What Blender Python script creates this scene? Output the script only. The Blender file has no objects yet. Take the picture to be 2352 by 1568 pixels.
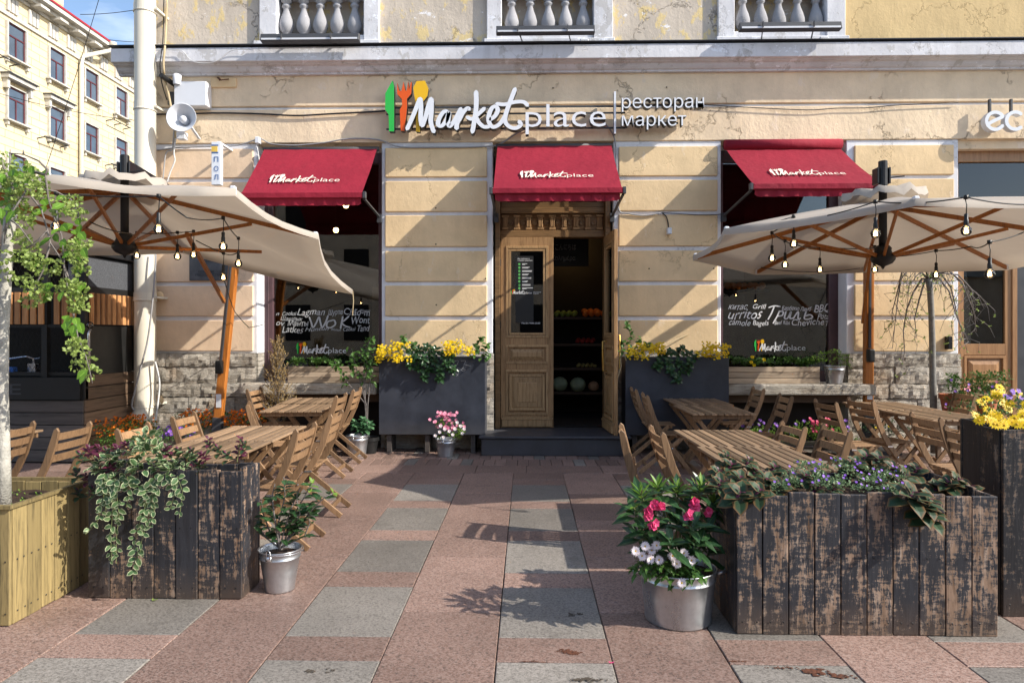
import bpy, math, random
from mathutils import Vector, Matrix
R = math.radians
random.seed(7)
SC = bpy.context.scene
COL = SC.collection
# ---------------------------------------------------------------- camera
TH = R(1.2)
cam = bpy.data.cameras.new('camera'); cam_o = bpy.data.objects.new('camera', cam); COL.objects.link(cam_o)
cam.lens = 24; cam.sensor_width = 36; cam.clip_end = 600; cam.clip_start = 0.05
cam.shift_y = -0.0074
cam_o.location = (0, 0, 1.62); cam_o.rotation_euler = (R(90), 0, TH)
SC.camera = cam_o
# ---------------------------------------------------------------- light
SUN = Vector((3.4, -1.13, 2.45)).normalized()
w = bpy.data.worlds.new("World"); SC.world = w; w.use_nodes = True
wn = w.node_tree.nodes; wl = w.node_tree.links
sky = wn.new('ShaderNodeTexSky'); sky.sky_type = 'NISHITA'; sky.sun_disc = False
sky.sun_elevation = math.asin(SUN.z); sky.sun_rotation = math.atan2(SUN.x, SUN.y)
sky.air_density = 1.0; sky.dust_density = 1.0; sky.ozone_density = 1.5
tc = wn.new('ShaderNodeTexCoord'); mp = wn.new('ShaderNodeMapping'); mp.inputs['Scale'].default_value = (1.2, 1.2, 4)
nz = wn.new('ShaderNodeTexNoise'); nz.inputs['Scale'].default_value = 2.6; nz.inputs['Detail'].default_value = 6
rp = wn.new('ShaderNodeValToRGB'); rp.color_ramp.elements[0].position = .5; rp.color_ramp.elements[1].position = .78
mx = wn.new('ShaderNodeMixRGB'); mx.inputs['Color2'].default_value = (8.5, 8.8, 9.2, 1)
rp.color_ramp.elements[1].color = (.75, .75, .75, 1)
wl.new(tc.outputs['Generated'], mp.inputs['Vector']); wl.new(mp.outputs[0], nz.inputs['Vector']); wl.new(nz.outputs['Fac'], rp.inputs[0])
wl.new(rp.outputs[0], mx.inputs['Fac']); wl.new(sky.outputs[0], mx.inputs['Color1'])
wl.new(mx.outputs[0], wn['Background'].inputs['Color']); wn['Background'].inputs['Strength'].default_value = 0.15
sl = bpy.data.lights.new('sun', 'SUN'); sl.energy = 4.2; sl.angle = R(0.5); sl.color = (1.0, .93, .82)
so = bpy.data.objects.new('sun', sl); COL.objects.link(so); so.rotation_euler = (-SUN).to_track_quat('-Z', 'Y').to_euler()
SC.view_settings.view_transform = 'Standard'; SC.view_settings.look = 'None'; SC.view_settings.gamma = 1
SC.view_settings.exposure = 0.70
SC.render.engine = 'CYCLES'

# ---------------------------------------------------------------- helpers
def wx(u, Y=9.7):                       # x of picture column u (2352 px wide) on the plane y=Y
    a = (u - 1209) / 1568.; return a * Y / (1 + .021 * a)
def wz(v, X=0, Y=9.7): return 1.62 + (766.6 - v) / 1568. * (Y - .021 * X)
def at(u, v, Z):                        # point at camera depth Z
    X = (u - 1209) / 1568. * Z
    return Vector((X, Z + .021 * X, 1.62 + (766.6 - v) / 1568. * Z))
def gy(X, Z): return Z + .021 * X
ORG = {}
class MB:
    def __init__(s): s.v = []; s.f = []; s.m = []; s.r = []; s.e = []
    def add(s, vs, fs, m=0, r=None, e=None):
        o = len(s.v); r = random.random() if r is None else r
        s.v += [tuple(p) for p in vs]; s.f += [tuple(i + o for i in f) for f in fs]; s.m += [m] * len(fs)
        s.r += [r] * len(vs); s.e += (e if e is not None else [0.0] * len(vs))
    def box(s, x0, x1, y0, y1, z0, z1, m=0, r=None, mat=None):
        vs = [Vector(p) for p in ((x0,y0,z0),(x1,y0,z0),(x1,y1,z0),(x0,y1,z0),(x0,y0,z1),(x1,y0,z1),(x1,y1,z1),(x0,y1,z1))]
        if mat is not None: vs = [mat @ p for p in vs]
        s.add(vs, [(0,3,2,1),(4,5,6,7),(0,1,5,4),(1,2,6,5),(2,3,7,6),(3,0,4,7)], m, r)
    def bar(s, a, b, w, h=None, up=(0,0,1), m=0, r=None):       # rectangular bar from a to b
        a = Vector(a); b = Vector(b); d = b - a; L = d.length; d.normalize(); h = w if h is None else h
        up = Vector(up); sd = d.cross(up)
        if sd.length < 1e-4: sd = d.cross(Vector((1,0,0)))
        sd.normalize(); u2 = sd.cross(d).normalized()
        M = Matrix((( sd.x, d.x, u2.x, a.x),(sd.y, d.y, u2.y, a.y),(sd.z, d.z, u2.z, a.z),(0,0,0,1)))
        s.box(-w/2, w/2, 0, L, -h/2, h/2, m, r, M)
    def tube(s, pts, rad, n=8, m=0, r=None, cap=True):
        pts = [Vector(p) for p in pts]; k = len(pts)
        rad = rad if isinstance(rad, (list, tuple)) else [rad] * k
        vs = []; fs = []; px = None
        for i, p in enumerate(pts):
            d = (pts[min(i+1, k-1)] - pts[max(i-1, 0)]).normalized()
            if px is None:
                px = d.cross(Vector((0,0,1)))
                if px.length < .1: px = d.cross(Vector((0,1,0)))
            px = (px - d * px.dot(d)).normalized(); py = d.cross(px)
            for j in range(n):
                a = 2 * math.pi * j / n; vs.append(p + (px * math.cos(a) + py * math.sin(a)) * rad[i])
        for i in range(k - 1):
            for j in range(n):
                a = i*n + j; b = i*n + (j+1) % n; fs.append((a, b, b + n, a + n))
        if cap: fs.append(tuple(range(n))[::-1]); fs.append(tuple(range((k-1)*n, k*n)))
        s.add(vs, fs, m, r)
    def lathe(s, prof, c=(0,0,0), n=24, m=0, r=None, M=None):
        vs = []; fs = []; k = len(prof); c = Vector(c)
        for (rr, z) in prof:
            for j in range(n):
                a = 2*math.pi*j/n; p = Vector((rr*math.cos(a), rr*math.sin(a), z))
                if M is not None: p = M @ p
                vs.append(p + c)
        for i in range(k-1):
            for j in range(n):
                a = i*n+j; b = i*n+(j+1) % n; fs.append((a, b, b+n, a+n))
        s.add(vs, fs, m, r)
    def sphere(s, c, r3, n=12, m=0, r=None):
        if not isinstance(r3, (tuple, list)): r3 = (r3,)*3
        k = n//2; prof = [(math.sin(math.pi*i/k), -math.cos(math.pi*i/k)) for i in range(k+1)]
        prof[0] = (.001, -1); prof[-1] = (.001, 1)
        s.lathe(prof, c, n, m, r, Matrix.Diagonal((r3[0], r3[1], r3[2])))
    def prism(s, poly, f, d0, d1, m=0, r=None):                 # poly of (a,b); f(a,b,d)->point
        n = len(poly); vs = [f(a, b, d0) for a, b in poly] + [f(a, b, d1) for a, b in poly]
        s.add(vs, [tuple(range(n))[::-1], tuple(range(n, 2*n))] + [(i, (i+1) % n, (i+1) % n + n, i + n) for i in range(n)], m, r)
    def leaf(s, p, d, n, L, W, droop=.25, fold=.25, m=0, r=None):
        d = Vector(d).normalized(); n = Vector(n); sd = d.cross(n)
        if sd.length < .05: sd = d.cross(Vector((.3,.8,.1)))
        sd.normalize(); n = sd.cross(d); p = Vector(p); vs = [p]; es = [.5]
        for t, ww in ((.32, .95), (.68, .8)):
            c = p + d*(L*t) - n*(droop*L*t*t); q = n*(fold*ww*W*.5)
            vs += [c - sd*(ww*W*.5) + q, c, c + sd*(ww*W*.5) + q]; es += [1., 0., 1.]
        vs.append(p + d*L*(1 - droop*.2) - n*(droop*L)); es.append(1.)
        s.add(vs, [(0,2,1),(0,3,2),(1,2,5,4),(2,3,6,5),(4,5,7),(5,6,7)], m, r, es)
    def build(s, name, mats, parent=None, label=None, smooth=False, bevel=0, kind=None):
        me = bpy.data.meshes.new(name)
        o0 = ORG.get(parent.name, Vector()) if parent else Vector()
        me.from_pydata([(x-o0.x, y-o0.y, z-o0.z) for x, y, z in s.v] if parent and o0.length else s.v, [], s.f)
        for mt in (mats if isinstance(mats, (list, tuple)) else [mats]): me.materials.append(mt)
        me.polygons.foreach_set('material_index', s.m)
        a = me.attributes.new('rnd', 'FLOAT', 'POINT'); a.data.foreach_set('value', s.r)
        a = me.attributes.new('edge', 'FLOAT', 'POINT'); a.data.foreach_set('value', s.e)
        if smooth: me.polygons.foreach_set('use_smooth', [True]*len(me.polygons))
        me.update()
        o = bpy.data.objects.new(name, me); COL.objects.link(o)
        if parent: o.parent = parent; ORG[o.name] = o0
        if bevel:
            b = o.modifiers.new('bevel', 'BEVEL'); b.width = bevel; b.segments = 2 if bevel > .01 else 1; b.limit_method = 'ANGLE'; b.angle_limit = R(50)
        if label: o['label'] = label
        if kind: o['kind'] = kind
        return o
def tag(o, label, cat, group=None, kind=None):
    o['label'] = label; o['category'] = cat
    if group: o['group'] = group
    if kind: o['kind'] = kind
    return o
def thing(name, label, cat, loc=(0,0,0), rz=0, group=None, local=False):
    o = bpy.data.objects.new(name, None); COL.objects.link(o); o.location = loc; o.rotation_euler = (0,0,rz)
    o.empty_display_size = .2
    ORG[o.name] = Vector() if local else Vector(loc)
    return tag(o, label, cat, group)
KIDS = {}
def copy_tree(o, parent=None):
    c = o.copy(); COL.objects.link(c); c.parent = parent
    for ch in [x for x in list(COL.objects) if x.parent == o]: copy_tree(ch, c)
    return c
# ---------------------------------------------------------------- material helpers
class NT:
    def __init__(s, name, rough=.6, metal=0., spec=.5):
        s.mat = bpy.data.materials.new(name); s.mat.use_nodes = True; s.t = s.mat.node_tree
        s.p = s.t.nodes['Principled BSDF']; s.p.inputs['Roughness'].default_value = rough
        s.p.inputs['Metallic'].default_value = metal; s.p.inputs['Specular IOR Level'].default_value = spec; s._c = None
    def co(s, sc=(1,1,1), rot=(0,0,0), jit=False):
        if s._c is None: s._c = s.t.nodes.new('ShaderNodeTexCoord')
        src = s._c.outputs['Object']
        if jit:
            m = s.t.nodes.new('ShaderNodeVectorMath'); m.operation = 'MULTIPLY_ADD'
            s.set(m.inputs[0], s.attr('rnd')); m.inputs[1].default_value = (37, 23, 51); s.t.links.new(src, m.inputs[2]); src = m.outputs[0]
        mp = s.t.nodes.new('ShaderNodeMapping'); mp.inputs['Scale'].default_value = sc; mp.inputs['Rotation'].default_value = rot
        s.t.links.new(src, mp.inputs['Vector']); return mp.outputs[0]
    def set(s, sock, v):
        if isinstance(v, bpy.types.NodeSocket): s.t.links.new(v, sock)
        elif isinstance(v, (tuple, list)) and len(v) == 3 and sock.type == 'RGBA': sock.default_value = (*v, 1)
        else: sock.default_value = v
    def noise(s, scale, detail=4, rough=.55, co=None, dist=0):
        n = s.t.nodes.new('ShaderNodeTexNoise'); n.inputs['Scale'].default_value = scale; n.inputs['Detail'].default_value = detail
        n.inputs['Roughness'].default_value = rough; n.inputs['Distortion'].default_value = dist
        s.t.links.new(co or s.co(), n.inputs['Vector']); return n.outputs['Fac']
    def voro(s, scale, co=None, out='Distance', feature='F1'):
        n = s.t.nodes.new('ShaderNodeTexVoronoi'); n.feature = feature; n.inputs['Scale'].default_value = scale
        s.t.links.new(co or s.co(), n.inputs['Vector']); return n.outputs[out]
    def ramp(s, f, *st):
        n = s.t.nodes.new('ShaderNodeValToRGB'); e = n.color_ramp.elements
        while len(e) < len(st): e.new(.5)
        for el, (p, c) in zip(e, st): el.position = p; el.color = (c, c, c, 1) if not isinstance(c, tuple) else (*c, 1)
        s.set(n.inputs[0], f); return n.outputs[0]
    def mix(s, f, a, b, mode='MIX'):
        n = s.t.nodes.new('ShaderNodeMixRGB'); n.blend_type = mode; s.set(n.inputs[0], f); s.set(n.inputs[1], a); s.set(n.inputs[2], b); return n.outputs[0]
    def math(s, op, a, b=0.):
        n = s.t.nodes.new('ShaderNodeMath'); n.operation = op; s.set(n.inputs[0], a); s.set(n.inputs[1], b); return n.outputs[0]
    def attr(s, nm):
        n = s.t.nodes.new('ShaderNodeAttribute'); n.attribute_name = nm; return n.outputs['Fac']
    def orand(s): return s.t.nodes.new('ShaderNodeObjectInfo').outputs['Random']
    def bump(s, h, st=.3, d=.01):
        n = s.t.nodes.new('ShaderNodeBump'); n.inputs['Strength'].default_value = st; n.inputs['Distance'].default_value = d
        s.set(n.inputs['Height'], h); s.t.links.new(n.outputs[0], s.p.inputs['Normal'])
    def col(s, c): s.set(s.p.inputs['Base Color'], c); return s
    def rough(s, c): s.set(s.p.inputs['Roughness'], c); return s
def sc3(c, k): return tuple(min(1, x*k) for x in c)
def plain(name, c, rough=.6, metal=0., var=.12, ns=8., bump=.1, bd=.003, spec=.4, rv=.15):
    N = NT(name, rough, metal, spec); n = N.noise(ns, 5)
    base = N.ramp(n, (.3, sc3(c, 1-var)), (.7, sc3(c, 1+var)))
    if rv: base = N.mix(rv, base, N.ramp(N.attr('rnd'), (0, sc3(c, .6)), (1, sc3(c, 1.35))))
    N.col(base)
    if bump: N.bump(N.noise(ns*6, 3), bump, bd)
    N.rough(N.ramp(n, (.3, rough*.85), (.7, min(1, rough*1.15))))
    return N.mat
def wood(name, c, dark, axis='z', rough=.6, gs=1., rv=.35, bump=.25, orv=0.):
    N = NT(name, rough, 0, .35)
    a = {'x': (.9, 14, 14), 'y': (14, .9, 14), 'z': (14, 14, .9)}[axis]
    c1 = N.co(tuple(q*gs for q in a), jit=True)
    n1 = N.noise(2.2, 6, .65, c1, .6); n2 = N.noise(9, 4, .6, c1, .2)
    g = N.math('ADD', N.math('MULTIPLY', n1, .65), N.math('MULTIPLY', n2, .35))
    b = N.ramp(g, (.34, dark), (.5, c), (.68, sc3(c, 1.25)))
    b = N.mix(rv, b, N.mix(1., b, N.ramp(N.attr('rnd'), (0, .35), (1, 1.5)), 'MULTIPLY'))
    if orv: b = N.mix(orv, b, N.mix(1., b, N.ramp(N.orand(), (0, .45), (1, 1.45)), 'MULTIPLY'))
    N.col(b); N.bump(g, bump, .004); return N.mat
def leafmat(name, c, c2, edge=None, trans=.25, rough=.45, ew=.15):
    N = NT(name, rough, 0, .4)
    b = N.mix(N.ramp(N.attr('rnd'), (0, 0.), (1, 1.)), c, c2)
    if edge: b = N.mix(N.ramp(N.attr('edge'), (edge[1], 0.), (min(1, edge[1]+ew), 1.)), b, edge[0])
    else: b = N.mix(N.ramp(N.attr('edge'), (0, 1.), (.18, 0.)), b, sc3(c2, 1.6))
    N.col(b)
    tr = N.t.nodes.new('ShaderNodeBsdfTranslucent'); N.set(tr.inputs['Color'], b)
    mx = N.t.nodes.new('ShaderNodeMixShader'); mx.inputs[0].default_value = trans
    out = N.t.nodes['Material Output']; N.t.links.new(N.p.outputs[0], mx.inputs[1]); N.t.links.new(tr.outputs[0], mx.inputs[2]); N.t.links.new(mx.outputs[0], out.inputs[0])
    return N.mat
def emis(name, c, st):
    m = bpy.data.materials.new(name); m.use_nodes = True; p = m.node_tree.nodes['Principled BSDF']
    p.inputs['Base Color'].default_value = (*c, 1); p.inputs['Emission Color'].default_value = (*c, 1); p.inputs['Emission Strength'].default_value = st; return m
def glass(name, tint=(1,1,1), ior=1.5, rough=0.):
    m = bpy.data.materials.new(name); m.use_nodes = True; t = m.node_tree; t.nodes.clear()
    o = t.nodes.new('ShaderNodeOutputMaterial'); mx = t.nodes.new('ShaderNodeMixShader'); fr = t.nodes.new('ShaderNodeFresnel'); fr.inputs[0].default_value = ior
    a = t.nodes.new('ShaderNodeBsdfTransparent'); a.inputs[0].default_value = (*tint, 1); g = t.nodes.new('ShaderNodeBsdfGlossy'); g.inputs['Roughness'].default_value = rough
    t.links.new(fr.outputs[0], mx.inputs[0]); t.links.new(a.outputs[0], mx.inputs[1]); t.links.new(g.outputs[0], mx.inputs[2]); t.links.new(mx.outputs[0], o.inputs[0]); return m
# ---------------------------------------------------------------- materials
def plaster(name, c, patch, pth=.62, stain=.5, bs=.5, flake=(.72,.7,.7), fl=.70):
    N = NT(name, .85, 0, .2)
    n = N.noise(1.3, 8, .62); n2 = N.noise(5, 8, .7, N.co((1, 1, .6)))
    b = N.ramp(n, (.3, sc3(c, .8)), (.55, c), (.75, sc3(c, 1.12)))
    b = N.mix(N.ramp(n2, (pth, 0.), (pth+.03, 1.)), b, patch)
    b = N.mix(N.ramp(N.noise(3.1, 9, .75, N.co((1,1,1.6))), (fl, 0.), (fl+.015, 1.)), b, flake)
    b = N.mix(N.math('MULTIPLY', N.ramp(N.noise(2.2, 6, .7, N.co((2.5, 2.5, .35))), (.5, 0.), (.75, 1.)), stain*.6), b, sc3(c, .5))
    N.col(b)
    dm = N.t.nodes.new('ShaderNodeVectorMath'); dm.operation = 'MULTIPLY_ADD'; nn_ = N.t.nodes.new('ShaderNodeTexNoise'); nn_.inputs['Scale'].default_value = 2.2; nn_.inputs['Detail'].default_value = 7; nn_.inputs['Roughness'].default_value = .7; N.t.links.new(N.co(), nn_.inputs['Vector'])
    N.t.links.new(nn_.outputs['Color'], dm.inputs[0]); dm.inputs[1].default_value = (.9, .9, .9); N.t.links.new(N.co((1, 1, .8)), dm.inputs[2])
    cr = N.math('MULTIPLY', N.ramp(N.voro(.9, dm.outputs[0], feature='DISTANCE_TO_EDGE'), (.004, 1.), (.009, 0.)), N.ramp(N.noise(.9, 3), (.48, 0.), (.54, 1.)))
    b = N.mix(N.math('MULTIPLY', cr, .38), b, sc3(c, .35)); N.col(b)
    h = N.math('ADD', N.math('MULTIPLY', n2, .8), N.math('MULTIPLY', N.noise(24, 4), .25)); N.bump(N.math('ADD', h, N.math('MULTIPLY', cr, -1.2)), bs, .02); return N.mat
m_block = plaster('ochre_plaster', (.79,.59,.35), (.79,.62,.42), .62, .25, .45, (.80,.74,.66), .70)
m_peach = plaster('peach_plaster', (.84,.67,.47), (.82,.67,.51), .60, .28, .9, (.84,.81,.79), .67)
m_peach2 = plaster('smooth_peach_plaster', (.80,.60,.42), (.78,.61,.45), .62, .25, .4, (.80,.74,.66), .70)
m_upper = plaster('weathered_upper_plaster', (.62,.54,.45), (.72,.57,.30), .54, .8, .8, (.84,.82,.82), .605)
m_upyel = plaster('yellow_upper_plaster', (.70,.52,.27), (.66,.52,.34), .64, .6, .6, (.6,.5,.3), .8)
m_trim = plaster('grey_white_trim_paint', (.69,.69,.72), (.52,.51,.51), .565, .6, .45, (.84,.86,.92), .59)
m_balu = plaster('silver_grey_baluster_paint', (.36,.36,.38), (.46,.46,.48), .6, .6, .4, (.6,.6,.62), .72)
m_white = plaster('white_limewash', (.76,.77,.81), (.57,.57,.58), .70, .4, .3, (.8,.82,.9), .72)
def limestone():
    N = NT('rough_limestone', .95, 0, .15)
    co = N.co((1,1,1.0), jit=True)
    n = N.noise(3, 8, .7, co); s = N.noise(3.2, 8, .72, N.co((.5,.5,5.0), jit=True), .6)
    b = N.ramp(n, (.3, (.32,.28,.23)), (.5, (.46,.42,.36)), (.7, (.58,.54,.48)))
    b = N.mix(N.ramp(s, (.36, .75), (.45, 0.)), b, (.22,.18,.14))
    b = N.mix(N.math('MULTIPLY', N.ramp(N.noise(1.7, 5), (.55, 0.), (.7, 1.)), .5), b, (.32,.20,.10))
    b = N.mix(.35, b, N.mix(1., b, N.ramp(N.attr('rnd'), (0, .5), (1, 1.4)), 'MULTIPLY'))
    N.col(b); N.bump(N.math('ADD', s, N.math('MULTIPLY', N.noise(30, 5, .7), .3)), 1., .05); return N.mat
m_stone = limestone()
def granite(name, base, dk, lt):
    N = NT(name, .55, 0, .35); co = N.co((1,1,1), jit=True)
    s1 = N.noise(92, 4, .85, N.co((.7,1.1,1), (0,0,.3), True)); s2 = N.noise(60, 2, .7, N.co((1,1,1), (0,0,.6), True)); lg = N.noise(1.4, 5, .6)
    b = N.ramp(s1, (.38, dk), (.47, base), (.56, lt))
    b = N.mix(N.ramp(s2, (.56, 0.), (.64, .8)), b, sc3(dk, .85))
    b = N.mix(1., b, N.ramp(lg, (.3, .80), (.7, 1.1)), 'MULTIPLY')
    b = N.mix(1., b, N.ramp(N.attr('rnd'), (0, .74), (1, 1.16)), 'MULTIPLY')
    b = N.mix(N.ramp(N.noise(3.2, 9, .75, N.co((1,1,1), (0,0,.5))), (.56, 0.), (.72, .5)), b, sc3(dk, .55))
    b = N.mix(N.ramp(N.voro(2.1, out='Distance'), (.018, .6), (.03, 0.)), b, (.06,.05,.045))
    N.col(b); N.bump(N.math('ADD', s1, N.math('MULTIPLY', lg, 2.)), .25, .003); N.rough(N.ramp(s1, (.3, .45), (.7, .75))); return N.mat
m_gred = granite('red_granite', (.255,.150,.115), (.125,.09,.075), (.34,.245,.205))
m_ggry = granite('grey_granite', (.218,.197,.172), (.142,.128,.112), (.30,.272,.24))
m_mortar = plain('joint_sand', (.055,.045,.035), .95, ns=20)
m_asph = plain('asphalt', (.06,.06,.06), .9, ns=15, bump=.4)
def blackwood(name, k=1.0, th=.53):
    N = NT(name, .55, 0, .4)
    co = N.co((11, 11, 1.2), jit=True); g = N.noise(2., 6, .7, co, .8)
    m1 = N.noise(6.5, 10, .82, N.co((2.6, 2.6, .85), jit=True), .35); m2 = N.noise(18, 7, .85, N.co((2.6, 2.6, .22), jit=True)); m3 = N.noise(18, 6, .8, N.co((.5,.5,2.2), jit=True))
    mk = N.math('ADD', N.math('MULTIPLY', m1, .42), N.math('ADD', N.math('MULTIPLY', m2, .30), N.math('MULTIPLY', m3, .28)))
    mk = N.math('ADD', mk, N.math('MULTIPLY', N.math('SUBTRACT', N.attr('rnd'), .5), .045))
    mk = N.math('ADD', mk, N.math('MULTIPLY', N.math('SUBTRACT', N.noise(2.4, 3, .5, N.co((2.,2.,.9), jit=True)), .5), .12))
    f = N.ramp(mk, (th-.002, 0.), (th+.02, 1.))
    b = N.mix(f, N.ramp(g, (.3, (.014,.015,.019)), (.7, (.036,.039,.048))), N.ramp(g, (.32, (.12,.065,.035)), (.52, (.29,.195,.135)), (.7, (.42,.33,.26))))
    sp = N.t.nodes.new('ShaderNodeSeparateXYZ'); N.t.links.new(N.co(), sp.inputs[0])
    dz = N.math('MULTIPLY', N.ramp(N.math('ADD', sp.outputs[2], N.math('MULTIPLY', N.noise(5, 6, .7), .25)), (.12, .75), (.33, 0.)), .6)
    b = N.mix(dz, b, (.13,.085,.055))
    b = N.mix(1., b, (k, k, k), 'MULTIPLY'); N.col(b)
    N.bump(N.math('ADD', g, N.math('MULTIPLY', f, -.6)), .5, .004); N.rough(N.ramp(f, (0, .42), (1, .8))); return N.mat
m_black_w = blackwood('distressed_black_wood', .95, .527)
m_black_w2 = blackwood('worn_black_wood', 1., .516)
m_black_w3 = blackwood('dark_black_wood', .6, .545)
m_pine = wood('treated_pine', (.245,.185,.08), (.085,.066,.032), 'z', .7, 1.1, .5, .4)
m_chair = wood('acacia', (.25,.150,.080), (.12,.068,.036), 'z', .5, 1.6, .45, .2, .6)
m_table = wood('acacia_top', (.27,.18,.11), (.15,.095,.058), 'y', .5, 1.2, .7, .25, .35)
m_teak = wood('orange_teak', (.44,.155,.03), (.28,.085,.016), 'z', .35, 1., .2, .1)
m_rib = wood('oiled_wood_rib', (.33,.12,.026), (.22,.07,.015), 'z', .4, 1., .2, .1)
m_door = wood('oak_door', (.35,.205,.095), (.14,.075,.03), 'z', .5, 1.0, .15, .3)
m_doorl = wood('oak_panel_moulding', (.40,.25,.12), (.18,.10,.04), 'z', .5, 1.0, .25, .3)
m_carv = wood('carved_oak', (.20,.115,.05), (.08,.045,.02), 'x', .45, 1., .3, .3)
m_shopw = wood('varnished_shop_door', (.36,.20,.095), (.26,.13,.06), 'z', .35, .8, .1, .1)
m_slat = wood('weathered_slats', (.42,.33,.24), (.22,.16,.11), 'x', .75, .8, .4, .3)
m_larch = wood('larch_slats', (.55,.27,.11), (.32,.13,.05), 'z', .5, .8, .6, .2)
m_kplank = wood('grey_brown_planks', (.105,.09,.082), (.05,.043,.04), 'x', .7, .6, .5, .3)
m_kplank2 = wood('brown_side_planks', (.17,.11,.07), (.07,.045,.03), 'y', .7, .6, .6, .3)
m_red = plain('red_awning_cloth', (.255,.016,.033), .8, var=.14, ns=1.4, bump=.3, bd=.05, spec=.2, rv=.1)
def canvas():
    N = NT('cream_canvas', .85, 0, .15); b = N.ramp(N.noise(2.4, 6), (.3, (.44,.395,.345)), (.7, (.50,.455,.40)))
    b = N.mix(N.ramp(N.noise(3, 9, .8, N.co((1,1,1), (.3,.2,.9))), (.68, 0.), (.72, .4)), b, (.42,.36,.30)); N.col(b); N.bump(N.noise(5, 4), .25, .02)
    tr = N.t.nodes.new('ShaderNodeBsdfTranslucent'); tr.inputs['Color'].default_value = (.55,.46,.36,1)
    mx = N.t.nodes.new('ShaderNodeMixShader'); mx.inputs[0].default_value = .24; out = N.t.nodes['Material Output']
    N.t.links.new(N.p.outputs[0], mx.inputs[1]); N.t.links.new(tr.outputs[0], mx.inputs[2]); N.t.links.new(mx.outputs[0], out.inputs[0]); return N.mat
m_canvas = canvas()
m_blk = plain('black_metal', (.018,.018,.02), .4, .3, ns=12, bump=.04)
m_blkp = plain('black_plastic', (.015,.015,.015), .45, 0, ns=12, bump=0)
m_dgry = plain('dark_grey_paint', (.05,.052,.058), .5, 0, ns=6)
def galv(name, c=(.50,.52,.55), rough=.27):
    N = NT(name, rough, .85, .5); v = N.ramp(N.noise(26, 3, .6), (.3,.3), (.7,.75)); n = N.noise(6, 6, .7, N.co((1,1,.4)))
    N.col(N.mix(.16, N.ramp(n, (.3, sc3(c, .75)), (.7, sc3(c, 1.15))), v)); N.rough(N.ramp(n, (.3, rough*.8), (.7, rough*1.5))); N.bump(N.noise(9, 3), .12, .004); return N.mat
m_galv = galv('galvanised_steel')
m_steel = galv('bright_steel', (.7,.7,.72), .2)
m_pipe = plain('cream_downpipe_paint', (.68,.64,.54), .38, 0, .05, 3, .05)
m_box = plain('white_enamel_box', (.66,.68,.72), .35, 0, .06, 2, .03)
def chalk():
    N = NT('chalkboard_paint', .5, 0, .4); n = N.noise(3, 8, .65)
    b = N.ramp(n, (.3, (.022,.026,.036)), (.7, (.046,.052,.070))); b = N.mix(N.ramp(N.noise(7, 9, .85, N.co((1.6,1.6,.5))), (.60, 0.), (.72, .55)), b, (.13,.13,.145))
    sp = N.t.nodes.new('ShaderNodeSeparateXYZ'); N.t.links.new(N.co(), sp.inputs[0]); b = N.mix(N.math('MULTIPLY', N.ramp(N.math('ADD', sp.outputs[2], N.math('MULTIPLY', N.noise(4, 6, .7), .3)), (.36, .5), (.62, 0.)), .5), b, (.12,.105,.09)); N.col(b)
    N.rough(N.ramp(n, (.3, .35), (.7, .6))); return N.mat
m_chalk = chalk()
m_frame = plain('purple_brown_window_paint', (.085,.045,.052), .4, 0, .2, 6, .1)
m_glass = glass('window_glass', (.70,.72,.72), 1.85)
m_bulb = glass('bulb_glass', (.97,.93,.85), 1.7)
m_fil = emis('glowing_filament', (1., .70, .34), 12.)
m_lamp = emis('warm_lamp', (1., .66, .25), 24.)
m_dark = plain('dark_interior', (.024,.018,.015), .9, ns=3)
m_dark2 = plain('dark_brown_shelving', (.09,.05,.028), .6, ns=5)
m_soil = plain('potting_soil', (.05,.027,.016), .95, var=.5, ns=30, bump=.9, bd=.02)
m_signw = plain('white_sign_face', (.74,.77,.82), .35, 0, .02, 3, 0, rv=0)
m_signd = plain('sign_return_dark', (.03,.032,.03), .4, 0, .05, 3, 0, rv=0)
m_kn = plain('green_sign_face', (.03,.46,.07), .35, 0, .03, 3, 0, rv=0)
m_fk = plain('orange_sign_face', (.72,.10,.008), .35, 0, .03, 3, 0, rv=0)
m_sp = plain('yellow_sign_face', (.80,.46,.01), .35, 0, .03, 3, 0, rv=0)
m_letter = plain('cream_print', (.72,.66,.56), .7, 0, .05, 6, 0, rv=0)
m_glet = plain('window_lettering', (.42,.43,.43), .7, 0, .05, 6, 0, rv=0)
m_wlet = plain('white_lettering', (.75,.75,.75), .7, 0, .05, 6, 0, rv=0)
m_gicon = plain('green_icon', (.10,.42,.10), .7, 0, .05, 6, 0, rv=0)
m_rope = plain('jute_rope', (.45,.36,.22), .9, ns=60)
m_cable = plain('grey_cable', (.32,.32,.33), .5, ns=8, bump=0)
m_cablew = plain('white_cable', (.62,.62,.62), .5, ns=8, bump=0)
m_terra = plain('terracotta', (.36,.12,.055), .8, ns=12)
m_brass = plain('brass', (.5,.30,.08), .3, .9, ns=12, bump=0)
m_bark = plain('pale_bark', (.40,.385,.34), .85, var=.35, ns=14, bump=.7, bd=.01)
m_bark2 = plain('dark_bark', (.17,.15,.14), .85, var=.35, ns=24, bump=.7, bd=.006)
m_stem = plain('green_stem', (.12,.14,.05), .7, ns=20)
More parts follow.
